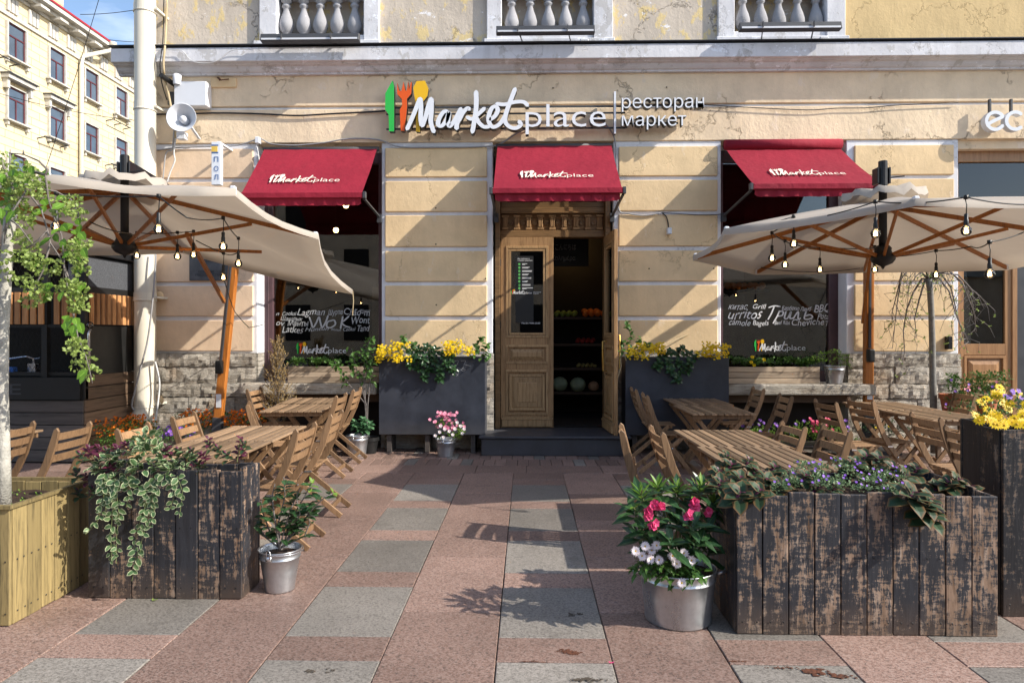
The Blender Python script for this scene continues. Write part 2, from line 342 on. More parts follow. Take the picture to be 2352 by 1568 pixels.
# ================================================================ SETTING
def struct(name, mb, mats, **k):
    o = mb.build(name, mats, **k); o['kind'] = 'structure'; return o
g = MB(); g.box(-150, 150, -120, 150, -.4, -.016); struct('ground', g, [m_mortar])
g = MB(); g.box(-150, 150, -23, -2.5, -.015, -.010); struct('road', g, [m_asph])
sl_ = MB(); rs = random.Random(3)
def slab(x0, x1, y0, y1, m, gp=.0026):
    j = lambda: rs.uniform(-.0015, .0015); c = .004; z = rs.uniform(-.0015, .0015)
    x0 += gp+j(); x1 -= gp+j(); y0 += gp+j(); y1 -= gp+j()
    sl_.add([(x0,y0,-.014),(x1,y0,-.014),(x1,y1,-.014),(x0,y1,-.014),(x0,y0,z-.004),(x1,y0,z-.004),(x1,y1,z-.004),(x0,y1,z-.004),
             (x0+c,y0+c,z),(x1-c,y0+c,z),(x1-c,y1-c,z),(x0+c,y1-c,z)],
            [(0,1,5,4),(1,2,6,5),(2,3,7,6),(3,0,4,7),(4,5,9,8),(5,6,10,9),(6,7,11,10),(7,4,8,11),(8,9,10,11)], m)
for k in range(-16, 16):
    x0 = -.15 + .575*k; x1 = x0 + .575
    for i in range(-7, 5):
        if k % 2 == 0:
            y = 3.645 + .99*i
            if y + .72 < 7.96: slab(x0, x1, y, y+.72, 1); slab(x0, x1, y+.72, y+.99, 0)
            elif y < 7.9: slab(x0, x1, y, 7.96, 0)
        else:
            y = 3.98 + .99*i
            if y < 7.9: slab(x0, x1, y, min(7.96, y+.99) , 0)
x = -9.2
while x < 9: w_ = rs.choice((.6, .9, 1.15)); slab(x, x+w_, 7.96, 8.42, 0); x += w_
for r_ in range(3):
    x = -9.2 + .07*r_
    while x < 9.2: slab(x, x+.142, 8.42+.41*r_, 8.83+.41*r_, 1 if rs.random() < .12 else 0, .003); x += .142
struct('pavement', sl_, [m_gred, m_ggry])
# rust-brown soil stains and prints on the slabs
def stain(name, label, x, y, pts, mt):
    b = MB(); 
    for (dx, dy, a_, b_) in pts:
        for _q in range(34):
            cx, cy = x+dx+rs.gauss(0, a_*.5), y+dy+rs.gauss(0, b_*.5); rr_ = min(a_, b_*2)*rs.uniform(.10,.36); n = 7
            vs = [(cx+math.cos(t*6.283/n)*rr_*rs.uniform(.4,1.3), cy+math.sin(t*6.283/n)*rr_*rs.uniform(.3,.9), .003+_q*.00004) for t in range(n)]
            b.add(vs + [(cx, cy, .0035+_q*.00004+rs.uniform(0,.002))], [(i, (i+1) % n, n) for i in range(n)])
    tag(b.build(name, mt), label, 'dirt')
m_stain = plain('rust_brown_dirt', (.10,.036,.018), .95, var=.4, ns=40)
m_stain2 = plain('dark_wet_dirt', (.07,.055,.04), .9, var=.4, ns=60)
p = at(1308, 1499, 1.62*1568/732.); stain('dirt_patch', 'rust brown crumbled soil spot on the pale red slab near the bottom edge', p.x, p.y, [(-.02,.01,.035,.012),(.01,0,.04,.02),(.03,-.005,.02,.02)], m_stain)
p = at(1225, 1519, 1.62*1568/753.); stain('dirt_patch', 'thin streak of brown soil left of the rust brown spot', p.x, p.y, [(-.04,0,.015,.005),(0,.003,.03,.006),(.04,-.004,.02,.004)], m_stain)
p = at(735, 1540, 1.62*1568/775.); stain('dirt_patch', 'small dark crumbs of dirt on the grey slab at the bottom left of centre', p.x, p.y, [(-.05,0,.03,.012),(.03,.02,.008,.006),(.06,.01,.012,.008),(.04,-.01,.01,.006)], m_stain2)
p = at(1350, 1562, 1.62*1568/795.); stain('dirt_patch', 'dark muddy shoe print on the grey slab at the very bottom edge', p.x, p.y, [(-.05,0,.03,.012),(.0,.01,.03,.016),(.05,.0,.03,.01)], m_stain2)
p = at(1325, 1410, 1.62*1568/645.); stain('dirt_patch', 'dark shoe print on the shaded grey slab left of the tub', p.x, p.y, [(-.03,.0,.02,.03),(.02,.01,.02,.02)], m_stain2)
p = at(3160/1.7415, 1530, 1.62*1568/765.); stain('dirt_patch', 'brown soil streaks on the slabs below the big wooden planter', p.x, p.y, [(-.25,.05,.05,.008),(-.05,-.01,.08,.012),(.1,-.05,.07,.03),(.2,-.09,.05,.02)], m_stain)

# ================================================================ RESTAURANT BUILDING
B = thing('restaurant_building', 'ochre plastered restaurant building with grey cornice, rough stone base and oak door', 'building', (0, 9.7, 0))
XL, XR = -5.6, 9.2
OP = [(wx(592), wx(877)), (wx(1132), wx(1409)), (wx(1656), wx(1944))]          # openings: window, door, window
SH = wx(2201)
b = MB(); b.box(XL, XR, 9.68, 10.2, 4.345, 4.822); b.box(XL, XR, 9.68, 10.2, 4.868, 5.34); b.build('wall', m_peach, B, bevel=.008)
b = MB(); b.box(XL+.01, XR, 9.715, 10.2, 4.822, 4.868)
piers = [(XL, OP[0][0]), (OP[0][1], OP[1][0]), (OP[1][1], OP[2][0]), (OP[2][1], SH)]
for x0, x1 in piers: b.box(x0, x1, 9.70, 10.2, 1.34, 4.345)
b.box(OP[0][0], OP[0][1], 9.98, 10.2, 4.25, 4.345); b.box(OP[2][0], OP[2][1], 9.98, 10.2, 4.25, 4.345)
b.build('pier', m_white, B, bevel=.01)
b = MB(); blk = [(wz(a_), wz(c_)) for a_, c_ in ((339.5,406.5),(416,486),(494.6,566.5),(576.4,646.3),(655.5,725.3),(735.2,806))]
for x0, x1 in ((XL-.01, wx(583)), (wx(886), wx(1119)), (wx(1421), wx(1647)), (wx(1961), wx(2188))):
    b = MB()
    for zt, zb in blk: b.box(x0, x1, 9.667, 9.71, zb, zt)
    b.build('rusticated_facing', m_block if x0 > XL else m_peach2, B, bevel=.008)
# limestone plinth
b = MB(); rk = random.Random(11)
def stones(x0, x1, z0=0, z1=1.34, y=9.63):
    z = z0; rows = [.26,.24,.22,.2,.24,.2]
    for i, h in enumerate(rows):
        if z >= z1-.02: break
        h = min(h, z1-z); x = x0
        while x < x1-.02:
            ww = min(rk.uniform(.45,1.05), x1-x)
            if x1-x-ww < .12: ww = x1-x
            d = rk.uniform(-.015,.02); ns = max(2, int(ww/.05)); nh = 4; vs = []; fs = []
            for q in range(nh+1):
                for p_ in range(ns+1):
                    ed = p_ in (0, ns) or q in (0, nh)
                    vs.append((x+.002+(ww-.004)*p_/ns, y+d+(.009 if ed else rk.uniform(-.013,.011)), z+.002+(h-.004)*q/nh+(rk.uniform(-.012,.012) if ed and q in (0,nh) and 0 < p_ < ns else 0)))
            for q in range(nh):
                for p_ in range(ns): a0 = q*(ns+1)+p_; fs.append((a0, a0+1, a0+ns+2, a0+ns+1))
            o = len(vs); vs += [(x,9.72,z),(x+ww,9.72,z),(x+ww,9.72,z+h),(x,9.72,z+h)]
            fs += [(0,o,o+1,ns),(nh*(ns+1)+ns,o+2,o+3,nh*(ns+1))]
            b.add(vs, fs); x += ww
        z += h
for (s0_, s1_), (x0, x1) in zip(((XL, OP[0][0]), (OP[0][1], OP[1][0]+.02), (OP[1][1], OP[2][0]), (OP[2][1], SH)), piers):
    b = MB(); stones(s0_, s1_); b.box(x0, x1, 9.72, 10.2, 0, 1.34); b.build('stone_plinth', m_stone, B)
# windows
def window(x0, x1, fl, fr, sx0, sx1, label):
    fy = 9.95
    f = MB(); zt = 4.27; zb = .935
    f.box(x0, x0+fl, fy, fy+.12, zb, zt); f.box(x1-fr, x1, fy, fy+.12, zb, zt); f.box(x0+fl, x1-fr, fy, fy+.12, zt-.16, zt); f.box(x0+fl, x1-fr, fy, fy+.12, zb, zb+.16)
    f.box(x0+fl*.45, x0+fl*.55, fy-.012, fy+.05, zb+.02, zt-.02)
    fo = f.build('window_frame', m_frame, B, bevel=.006, label=label)
    g = MB(); g.box(x0+fl, x1-fr, fy+.05, fy+.058, zb+.16, zt-.16); g.build('pane', m_glass, fo)
    s = MB(); s.box(sx0, sx1, 9.36, 9.95, .785, .935); s.build('sill', m_stone, B, bevel=.02, label='heavy grey stone window ledge')
    s = MB(); s.box(x0, x1, 9.95, 10.0, .0, .785); s.box(x0, x1, 9.62, 9.70, .66, .78, 1); s.box(x0+.02, x0+.10, 9.66, 9.72, 0, .66, 1); s.build('cellar_opening', [m_dark, m_dark2], B)
window(OP[0][0], OP[0][1], .13, .10, OP[0][0]-.13, OP[0][1]-.0, 'purple brown frame of the left shop window')
window(OP[2][0], OP[2][1], .10, .13, OP[2][0]+.0, wx(1985), 'purple brown frame of the right shop window')
# dark room behind
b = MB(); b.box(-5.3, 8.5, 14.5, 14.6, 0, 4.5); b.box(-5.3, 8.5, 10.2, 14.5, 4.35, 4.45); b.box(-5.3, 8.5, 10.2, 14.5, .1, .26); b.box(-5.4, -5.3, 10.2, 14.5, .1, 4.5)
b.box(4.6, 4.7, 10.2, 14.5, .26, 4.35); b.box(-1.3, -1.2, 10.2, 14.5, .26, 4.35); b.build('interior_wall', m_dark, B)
b = MB()
for x in (-3.2, -2.4, 2.4, 3.4): b.box(x-.3, x+.3, 13.2, 13.8, .26, 1.0); b.box(x-.02, x+.4, 14.2, 14.4, 1.3, 2.6)
b.build('interior_furniture', m_dark2, B)
# cornice
pr = [(9.69,5.30),(9.63,5.30),(9.63,5.322),(9.60,5.335),(9.575,5.36),(9.555,5.39),(9.50,5.405),(9.50,5.418),(9.44,5.422),(9.44,5.612),(9.69,5.64)]
b = MB(); b.prism(pr, lambda y, z, d: Vector((d, y, z)), XL-.22, XR); b.build('cornice', m_trim, B, bevel=.005)
b = MB(); b.box(XL-.25, XR, 9.415, 9.69, 5.642, 5.652); b.build('cornice_flashing', m_dgry, B)
# upper wall and balustrade bays
bays = [(583,595,635,835,870,873,[658,698,736,775,815]), (1112,1118,1152,1364,1408,1412,[1176,1218,1259.5,1299,1339.6]), (1645,1650,1688,1900,1943,1950,[1706,1747,1788.5,1831.4,1873.6])]
b = MB(); xs = [XL] + [wx(q, 9.65) for t in bays for q in (t[1], t[4])] + [XR]
for i in (0, 2, 4): b.box(xs[i], xs[i+1], 9.70, 10.2, 5.64, 7.6, 0)
b.box(xs[6], xs[7], 9.70, 10.2, 5.64, 7.6, 1)
for i in (1, 3, 5): b.box(xs[i], xs[i+1], 9.93, 10.2, 5.64, 7.6, 2)
b.build('upper_wall', [m_upper, m_upyel, m_upper], B, label='peeling plaster above the cornice')
prof = [(.055,0),(.075,0),(.075,.03),(.045,.045),(.04,.06),(.06,.075),(.088,.11),(.103,.16),(.10,.21),(.078,.29),(.052,.36),(.042,.40),(.042,.43),(.062,.445),(.062,.47),(.045,.48),(.045,.50),(.075,.52),(.075,.60)]
for t in bays:
    p = MB(); y = 9.62
    p.box(wx(t[0], y), wx(t[5], y), 9.60, 9.9, 5.64, 5.775); p.box(wx(t[1], y), wx(t[2], y), 9.63, 9.93, 5.775, 7.5); p.box(wx(t[3], y), wx(t[4], y), 9.63, 9.93, 5.775, 7.5)
    p.box(wx(t[2], y), wx(t[3], y), 9.66, 9.93, 5.775, 5.87); p.box(wx(t[2], y), wx(t[3], y), 9.66, 9.93, 6.47, 6.6)
    po = p.build('balustrade', m_trim, B, bevel=.008)
    for u in t[6]:
        q = MB(); q.lathe(prof, (wx(u, 9.76), 9.77, 5.87), 20); q.build('baluster', m_balu, po, smooth=True)
# flood light bars under the balustrades
for i, (u0, u1, v, lab) in enumerate(((600, 826, 84, 'long grey floodlight bar under the leftmost row of balusters'), (1140, 1366, 71, 'long grey floodlight bar under the middle row of balusters'), (1698, 1931, 68, 'long grey floodlight bar under the rightmost row of balusters'))):
    Y = 9.30; x0 = wx(u0, Y); x1 = wx(u1, Y); z = wz(v, 0, Y) + (.0 if i else 0)
    L = thing('floodlight_bar', lab, 'floodlight', ((x0+x1)/2, Y, z), group='floodlight bars on the cornice')
    m = MB(); m.prism([(-.05,-.045),(.05,-.05),(.055,.05),(-.02,.06)], lambda a_, c_, d: Vector((d, Y+a_, z+c_)), x0, x1); m.build('housing', m_dgry, L, bevel=.004)
    m = MB(); m.box(x0+.02, x1-.02, Y-.053, Y-.048, z-.036, z-.012); m.build('lens', m_box, L)
    for fr_ in (.22, .72):
        xx = x0 + (x1-x0)*fr_; m = MB(); m.bar((xx, Y-.06, z-.01), (xx+.08, 9.56, 5.655), .03, .01, (1,0,0)); m.bar((xx, Y-.06, z+.05), (xx, Y-.06, z-.03), .03, .008); m.build('bracket', m_dgry, L)
    m = MB(); m.box(x1-.18, x1-.06, 9.52, 9.59, 5.655, 5.73); m.build('junction_box', m_box, L, bevel=.01)
# small wall details: bolts
b = MB()
for u, v in ((1002,478),(1002,561),(1490,618),(1638,618),(1003,700),(1116,640),(260+900,170),(1270,205),(1530,205)):
    b.sphere((wx(u), 9.665, wz(v)), .011, 6)
b.build('wall_plugs', m_dark, B)

# ================================================================ DOORWAY
fy = 9.93
b = MB(); dx0, dx1 = OP[1]
b.box(dx0+.03, dx0+.10, 9.78, 10.2, .26, 4.27); b.box(dx1-.10, dx1-.03, 9.78, 10.2, .26, 4.27)
b.box(dx0+.10, dx1-.10, 9.90, 10.1, 3.02, 3.12); b.box(dx0+.10, dx1-.10, 9.88, 10.1, 3.385, 3.45); b.box(dx0+.10, dx1-.10, 9.90, 10.1, 3.45, 3.53); b.box(dx0+.10, dx1-.10, 9.90, 10.1, 4.1, 4.27)
b.box(dx0+.10, dx0+.2, 9.90, 10.1, 3.53, 4.1); b.box(dx1-.2, dx1-.10, 9.90, 10.1, 3.53, 4.1); b.box(dx0+.10, dx1-.10, 9.95, 10.1, 3.12, 3.385)
b.box(dx0+.08, dx1-.08, 9.86, 9.95, 3.36, 3.385)
DF = b.build('door_frame', m_carv, B, bevel=.006, label='carved oak door surround with a row of rosettes')
b = MB(); b.box(dx0+.2, dx1-.2, 9.98, 9.99, 3.53, 4.1); b.build('fanlight', m_glass, DF)
n = 9
for i in range(n):
    b = MB(); x = dx0 + .17 + (dx1-dx0-.34)*i/(n-1)
    for k in (-1, 0, 1): b.box(x+k*.021-.007, x+k*.021+.007, 9.905, 9.95, 3.17, 3.31)
    b.box(x-.045, x+.045, 9.91, 9.95, 3.13, 3.165); b.box(x-.05, x+.05, 9.90, 9.95, 3.315, 3.345); b.box(x-.035, x+.035, 9.93, 9.95, 3.165, 3.315)
    b.build('triglyph', m_door, DF, bevel=.003)
for i in range(n-1):
    b = MB(); x = dx0 + .17 + (dx1-dx0-.34)*(i+.5)/(n-1); b.lathe([(.001,.0),(.02,.012),(.03,.008),(.042,.016),(.046,0)], (0,0,0), 14, M=Matrix.Translation((x, 9.95, 3.235)) @ Matrix.Rotation(R(90), 4, 'X')); b.build('rosette', m_carv, DF, smooth=True)
def panel(mb, M, x0, x1, z0, z1, y=0, raised=True, m=0):
    w_ = .035
    for (a0, a1, c0, c1) in ((x0, x1, z0, z0+w_), (x0, x1, z1-w_, z1), (x0, x0+w_, z0+w_, z1-w_), (x1-w_, x1, z0+w_, z1-w_)):
        mb.box(a0, a1, y-.012, y+.03, c0, c1, m, None, M)
    if raised:
        c = .06; i0, i1, k0, k1 = x0+w_+.03, x1-w_-.03, z0+w_+.03, z1-w_-.03
        c = min(c, (i1-i0)*.3, (k1-k0)*.3)
        vs = [(i0,y+.012,k0),(i1,y+.012,k0),(i1,y+.012,k1),(i0,y+.012,k1),(i0+c,y-.008,k0+c),(i1-c,y-.008,k0+c),(i1-c,y-.008,k1-c),(i0+c,y-.008,k1-c)]
        mb.add([M @ Vector(v) for v in vs], [(0,1,5,4),(1,2,6,5),(2,3,7,6),(3,0,4,7),(4,5,6,7)], m)
# door leaf described bottom-up: base moulding, tall raised panel, small raised panel, tall glass
def leafset(M, w_, parent, label):
    H = 2.76; s = .095
    b = MB(); b.box(0, s, 0, .05, 0, H, 0, None, M); b.box(w_-s, w_, 0, .05, 0, H, 0, None, M)
    for z0, z1 in ((0,.20),(.80,.93),(1.19,1.32),(H-.16,H)): b.box(s, w_-s, 0, .05, z0, z1, 0, None, M)
    b.box(s, w_-s, .02, .04, .20, .80, 0, None, M); b.box(s, w_-s, .02, .04, .93, 1.19, 0, None, M)
    o = b.build('door_leaf', m_door, parent, bevel=.003, label=label)
    b = MB(); panel(b, M, s-.02, w_-s+.02, .18, .82+.02); panel(b, M, s+.03, w_-s-.03, .25, .77, -.004); panel(b, M, s-.02, w_-s+.02, .92, 1.20)
    panel(b, M, s-.02, w_-s+.02, 1.30, H-.13, 0, False); panel(b, M, s+.02, w_-s-.02, 1.34, H-.17, .006, False)
    b.box(.02, w_-.02, -.035, 0, .02, .12, 0, None, M); b.box(.01, w_-.01, -.045, 0, .12, .145, 0, None, M); b.box(.03, w_-.03, -.025, 0, .145, .165, 0, None, M)
    b.build('moulding', m_doorl, o, bevel=.003)
    g = MB(); g.box(s, w_-s, .022, .028, 1.32, H-.16, 0, None, M); g.build('door_pane', m_glass, o)
    return o
ML = Matrix.Translation((dx0+.105, 9.90, .262)); DL = leafset(ML, .765, B, 'closed left oak door leaf with a dark glass panel')
MR = Matrix.Translation((dx1-.11, 9.90, .262)) @ Matrix.Rotation(R(-86), 4, 'Z'); DR = leafset(MR, .74, B, 'right oak door leaf folded outwards')
h = MB(); hx = Vector((dx1-.10, 9.25, 0)); h.tube([(hx.x-.045, 9.26, 1.52), (hx.x-.10, 9.26, 1.52), (hx.x-.10, 9.26, 1.12), (hx.x-.045, 9.26, 1.12)], .011, 8); h.build('handle', m_brass, DR, smooth=True)
h = MB(); h.tube([(hx.x+.06, 9.2, 1.62), (hx.x+.12, 9.2, 1.60), (hx.x+.12, 9.2, 1.15), (hx.x+.06, 9.2, 1.15)], .011, 8); h.build('handle', m_brass, DR, smooth=True)
h = MB()
for z in (.7, 1.75, 2.65): h.tube([(dx0+.10, 9.892, z-.05), (dx0+.10, 9.892, z+.05)], .010, 8)
h.build('hinge', m_blk, DL)
b = MB(); b.box(-.60, 1.36, 9.07, 9.93, 0, .226); b.box(-.63, 1.39, 9.04, 9.93, .228, .262); o = b.build('door_step', m_chalk, None, bevel=.008); tag(o, 'broad black step in front of the oak door', 'step')
# interior seen through the door: shelves with fruit
IS = thing('fruit_shelf', 'dark wooden shelving inside the open door, holding fruit', 'shelf', (.75, 11.6, .26))
b = MB(); z0s = [.62, 1.02, 1.42, 1.86]
for z in z0s: b.box(.3, 1.6, 11.3, 11.9, z, z+.04)
b.build('shelf_board', m_dark2, IS); b = MB()
for x in (.28, 1.55): b.box(x, x+.06, 11.3, 11.9, .26, 3.2)
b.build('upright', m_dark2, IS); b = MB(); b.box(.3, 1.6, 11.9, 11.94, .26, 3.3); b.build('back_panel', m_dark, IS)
ORDN = ['first','second','third','fourth','fifth','sixth','seventh']
def fruit(name, lab, cat, grp, pts, r, mt, sq=1.):
    first = None
    for p in sorted(pts, key=lambda q: (round(q[1], 2), q[0])):
        rows = sorted(set(round(q[1], 2) for q in pts)); row = rows.index(round(p[1], 2)); inrow = sorted(q[0] for q in pts if round(q[1], 2) == rows[row]); pos = ORDN[inrow.index(p[0])]
        lb = lab if len(pts) == 1 else pos + ' ' + lab.split(' on ')[0].split(' just')[0] + ' from the left in the ' + ('front', 'middle', 'back')[row if len(rows) != 2 else row*2] + ' row ' + lab[lab.index(' on ')+1:]
        if first is None:
            q = MB(); q.sphere((0,0,0), (r, r, r*sq), 14); first = q.build(name, mt, smooth=True); o = first; tag(o, lab, cat, grp)
        else: o = first.copy(); COL.objects.link(o)
        o.location = p; o['label'] = lb
m_or = plain('orange_peel', (.70,.17,.02), .5, ns=30); m_ap = plain('green_apple', (.22,.28,.05), .4, ns=10); m_cab = plain('cabbage', (.40,.46,.28), .6, ns=8, var=.25); m_to = plain('tomato', (.35,.03,.02), .35)
def spots(x0, y0, z0, nx, ny, d, n): return [(x0+i*d+(j % 2)*d*.3, y0+j*d*.8, z0+j*d*.25) for j in range(ny) for i in range(nx)][:n]
fruit('orange', 'orange on the shelf inside', 'orange', 'oranges on the shelf inside the door', spots(.98, 11.36, 1.95, 4, 3, .1, 11), .05, m_or)
fruit('apple', 'green apple on the shelf beside the oranges', 'apple', 'apples on the shelf inside the door', spots(.50, 11.36, 1.945, 4, 2, .095, 8), .045, m_ap)
fruit('tomato', 'red tomato on the middle shelf', 'tomato', 'tomatoes on the shelf inside the door', spots(.85, 11.36, 1.50, 4, 2, .08, 8), .038, m_to)
fruit('potato', 'pale potato on the shelf above the cabbages', 'potato', 'potatoes on the shelf inside the door', spots(.86, 11.36, 1.09, 5, 2, .07, 9), .033, plain('potato_skin', (.38,.30,.10), .7), .8)
fruit('cabbage', 'green cabbage on the lowest shelf', 'cabbage', 'cabbages on the bottom shelf', [(.56, 11.45, .78), (.86, 11.42, .775)], .135, m_cab, .92)
fruit('melon', 'small peach coloured melon right of the two cabbages', 'melon', None, [(1.12, 11.4, .75)], .09, plain('melon_skin', (.50,.28,.15), .6), .95)
fruit('orange', 'orange on the high shelf behind the window', 'orange', 'oranges behind the right window', [(wx(1672+i*13, 10.6), 10.6+ (i % 2)*.04, wz(660, 0, 10.6)+.02) for i in range(7)], .055, m_or)
b = MB(); b.box(wx(1650, 10.6), wx(1760, 10.6), 10.45, 10.85, wz(668, 0, 10.6)-.03, wz(668, 0, 10.6)); tag(b.build('crate_shelf', m_kplank), 'narrow wooden shelf of oranges behind the right window', 'shelf')
# lamps in the room
def pend(u, v, Y, lab, r=.05):
    x = wx(u, Y); z = wz(v, 0, Y); t = thing('pendant_lamp', lab, 'lamp', (x, Y, z), group='lamps inside the restaurant')
    q = MB(); q.sphere((x, Y, z), r, 12); q.build('lamp_bulb', m_lamp, t, smooth=True); q = MB(); q.tube([(x, Y, z+r), (x, Y, 4.34)], .006, 6); q.lathe([(.02, 0), (.035, .0), (.02, .06), (.001, .07)], (x, Y, z+r*.7), 10); q.build('cord', m_blkp, t)
pend(795, 470, 10.6, 'yellow glowing lamp just under the left awning', .045); pend(772, 527, 11.4, 'smaller warm lamp below the yellow one in the left window', .045); pend(1312, 560, 11.5, 'unseen lamp added to light the fruit shelves, hidden behind the greeting board', .06)  # the last lamp is an unseen addition that brightens the fruit shelves

# ================================================================ RIGHT HAND SHOP FRONT
S = thing('wooden_shopfront', 'varnished wooden shop door and transom at the right edge of the building', 'shopfront', (SH+.6, 9.7, 0))
X0 = SH; fy = 9.86
b = MB(); b.box(SH, 9.2, 9.74, 10.2, wz(346), 4.345); b.build('lintel', m_peach, S)
za = wz(347, 6.3, fy); zt = wz(372, 6.3, fy); zm = wz(598, 6.3, fy); zmb = wz(606, 6.3, fy)
b = MB(); b.box(X0, X0+.10, fy, fy+.12, .1, za); b.box(X0+.10, 9.2, fy, fy+.12, zt, za); b.box(X0+.10, 9.2, fy, fy+.12, zm-.04, zm+.08); b.box(X0+.86, X0+.93, fy, fy+.12, .1, zm-.04)
b.build('shop_frame', m_shopw, S, bevel=.005)
b = MB(); b.box(X0+.10, 9.2, fy+.05, fy+.058, zm+.08, zt); b.build('transom_pane', m_glass, S)
dz0 = wz(812, 6.3, fy); b = MB(); b.box(X0+.10, X0+.19, fy+.02, fy+.08, .1, zm-.04); b.box(X0+.77, X0+.86, fy+.02, fy+.08, .1, zm-.04); b.box(X0+.19, X0+.77, fy+.02, fy+.08, .1, .35); b.box(X0+.19, X0+.77, fy+.04, fy+.07, .35, dz0); b.box(X0+.19, X0+.77, fy+.02, fy+.08, dz0-.02, dz0+.14); b.box(X0+.19, X0+.77, fy+.02, fy+.08, .86, .92)
I = Matrix.Identity(4); panel(b, Matrix.Translation((0, fy+.02, 0)), X0+.19, X0+.77, .92, dz0-.03); panel(b, Matrix.Translation((0, fy+.02, 0)), X0+.19, X0+.77, .36, .85)
SD = b.build('shop_door', m_shopw, S, bevel=.003); b = MB(); b.box(X0+.19, X0+.77, fy+.05, fy+.056, dz0+.14, zm-.04); b.build('door_pane', m_glass, SD)
b = MB(); b.box(X0+.93, 9.2, fy+.03, fy+.10, .0, zm-.04); b.build('grey_panel', m_dgry, S)
b = MB(); b.box(X0, 9.2, fy+.9, fy+1., 0, 4.3); b.box(X0, X0+.02, fy+.1, fy+.9, 0, 4.3); b.box(X0+.3, X0+.6, fy+.5, fy+.52, 1.6, 2.2, 1); b.build('inner_wall', [m_dark, m_dark2], S)

# ================================================================ COFFEE KIOSK
K = thing('coffee_kiosk', 'black coffee kiosk with wooden slats and grey plank base at the left edge', 'kiosk', (-7.2, 8.4, 0))
kx, ky, kb = -5.52, 8.42, 9.55
b = MB(); b.box(-9.4, kx+.06, ky-.05, kb, 2.62, 2.74); b.build('roof', m_blk, K, bevel=.01)
b = MB()
for i in range(5): b.box(-9.3, kx-.02, ky, ky+.03, .02+.155*i, .165+.155*i)
b.build('front_planks', m_kplank, K, bevel=.004)
b = MB()
for i in range(7): b.box(kx-.03, kx, ky+.02, kb, .02+.155*i, .165+.155*i)
b.build('side_planks', m_kplank2, K, bevel=.004)
b = MB(); b.box(-9.3, kx-.03, ky+.03, kb-.02, 0, .80); b.box(-9.3, kx-.04, ky-.035, ky+.0, .80, 1.075); b.box(-9.3, kx-.02, ky+.03, ky+.35, 1.10, 1.14)
for x in (kx-.07, kx-.55, -8.3): b.box(x, x+.07, ky, ky+.07, .80, 2.62)
b.box(kx-.07, kx, kb-.08, kb-.01, 1.1, 2.62); b.box(kx-.06, kx, ky+.07, kb, 2.14, 2.22); b.box(-9.3, kx, ky, ky+.05, 2.14, 2.2); b.box(-9.3, kx-.03, ky+.01, ky+.04, 1.70, 1.74)
b.box(kx-.035, kx-.01, ky+.07, kb, 1.10, 1.72); b.box(-9.3, kx-.05, kb-.06, kb-.02, .8, 2.62)
KF = b.build('kiosk_frame', m_blkp, K)
KTXT = 1
b = MB(); x = -9.2
while x < kx-.12:
    if not (kx-.58 < x < kx-.45): b.box(x, x+.07, ky-.02, ky+.01, 1.74, 2.14)
    x += .10
y = ky+.10
while y < kb-.1: b.box(kx-.01, kx+.02, y, y+.065, 1.74, 2.14); y += .115
b.build('wooden_slats', m_larch, K, bevel=.003)
m_screen = plain('grey_woven_screen', (.085,.09,.10), .95, ns=90, var=.5, spec=.0)
b = MB(); b.box(kx-.015, kx-.005, ky+.08, kb-.1, 2.22, 2.60); b.box(-5.75, kx-.08, ky+.03, ky+.04, 2.22, 2.6); b.build('shade_screen', m_screen, K)
b = MB()
for i in range(60):
    x = -8.9 + i*.056
    for z0 in (1.14, 2.2):
        h_ = .5 if z0 < 2 else .38
        if x+h_*.6 < kx-.1: b.bar((x, ky+.02, z0), (x+h_*.6, ky+.02, z0+h_), .003, .002); b.bar((x+h_*.6, ky+.024, z0), (x, ky+.024, z0+h_), .003, .002)
b.build('wire_mesh', m_blk, K, kind='stuff')
m_wd = plain('beech_board', (.45,.27,.12), .6)
q = MB(); q.lathe([(.001,0),(.19,0),(.19,.02),(.001,.02)], (0,0,0), 28, M=Matrix.Translation((-7.35+.0, ky+.35, 1.33)) @ Matrix.Rotation(R(80), 4, 'X')); tag(q.build('round_board', m_wd), 'round wooden serving board standing behind the kiosk mesh', 'board')
bt = thing('sanitiser_bottle', 'white pump bottle with a red label on the kiosk counter', 'bottle', (-6.85, ky+.22, 1.14))
q = MB(); q.lathe([(.001,0),(.045,0),(.05,.02),(.05,.14),(.03,.17),(.015,.18),(.015,.2)], (-6.85, ky+.22, 1.142), 16); q.build('bottle_body', m_box, bt, smooth=True)
q = MB(); q.lathe([(.0515,.03),(.0515,.09)], (-6.85, ky+.22, 1.142), 16); q.build('red_label', m_to, bt); q = MB(); q.tube([(-6.85, ky+.22, 1.34), (-6.85, ky+.22, 1.38), (-6.81, ky+.2, 1.385)], .008, 6); q.build('pump', m_box, bt)
fc = thing('tap', 'chrome tap and basin tap block on the kiosk counter', 'tap', (-6.35, ky+.25, 1.14))
q = MB(); q.tube([(-6.35, ky+.25, 1.142), (-6.35, ky+.25, 1.30), (-6.42, ky+.22, 1.33), (-6.62, ky+.15, 1.30), (-6.64, ky+.14, 1.25)], .014, 8); q.box(-6.40, -6.30, ky+.21, ky+.30, 1.142, 1.24); q.build('spout', m_steel, fc, smooth=False)
q = MB(); q.tube([(-6.35, ky+.25, 1.3), (-6.26, ky+.25, 1.31)], .01, 6); q.build('lever', m_steel, fc)
q = MB(); q.box(-6.85, -6.48, ky-.0+.06, ky+.14, 1.142, 1.20); tag(q.build('cloth', plain('blue_cloth', (.04,.13,.42), .8)), 'folded blue cloth on the kiosk counter edge', 'cloth')
tp = thing('beer_tap', 'slim chrome beer tap with a glass ball behind the kiosk corner', 'tap', (-5.62, ky-.04, 1.08))
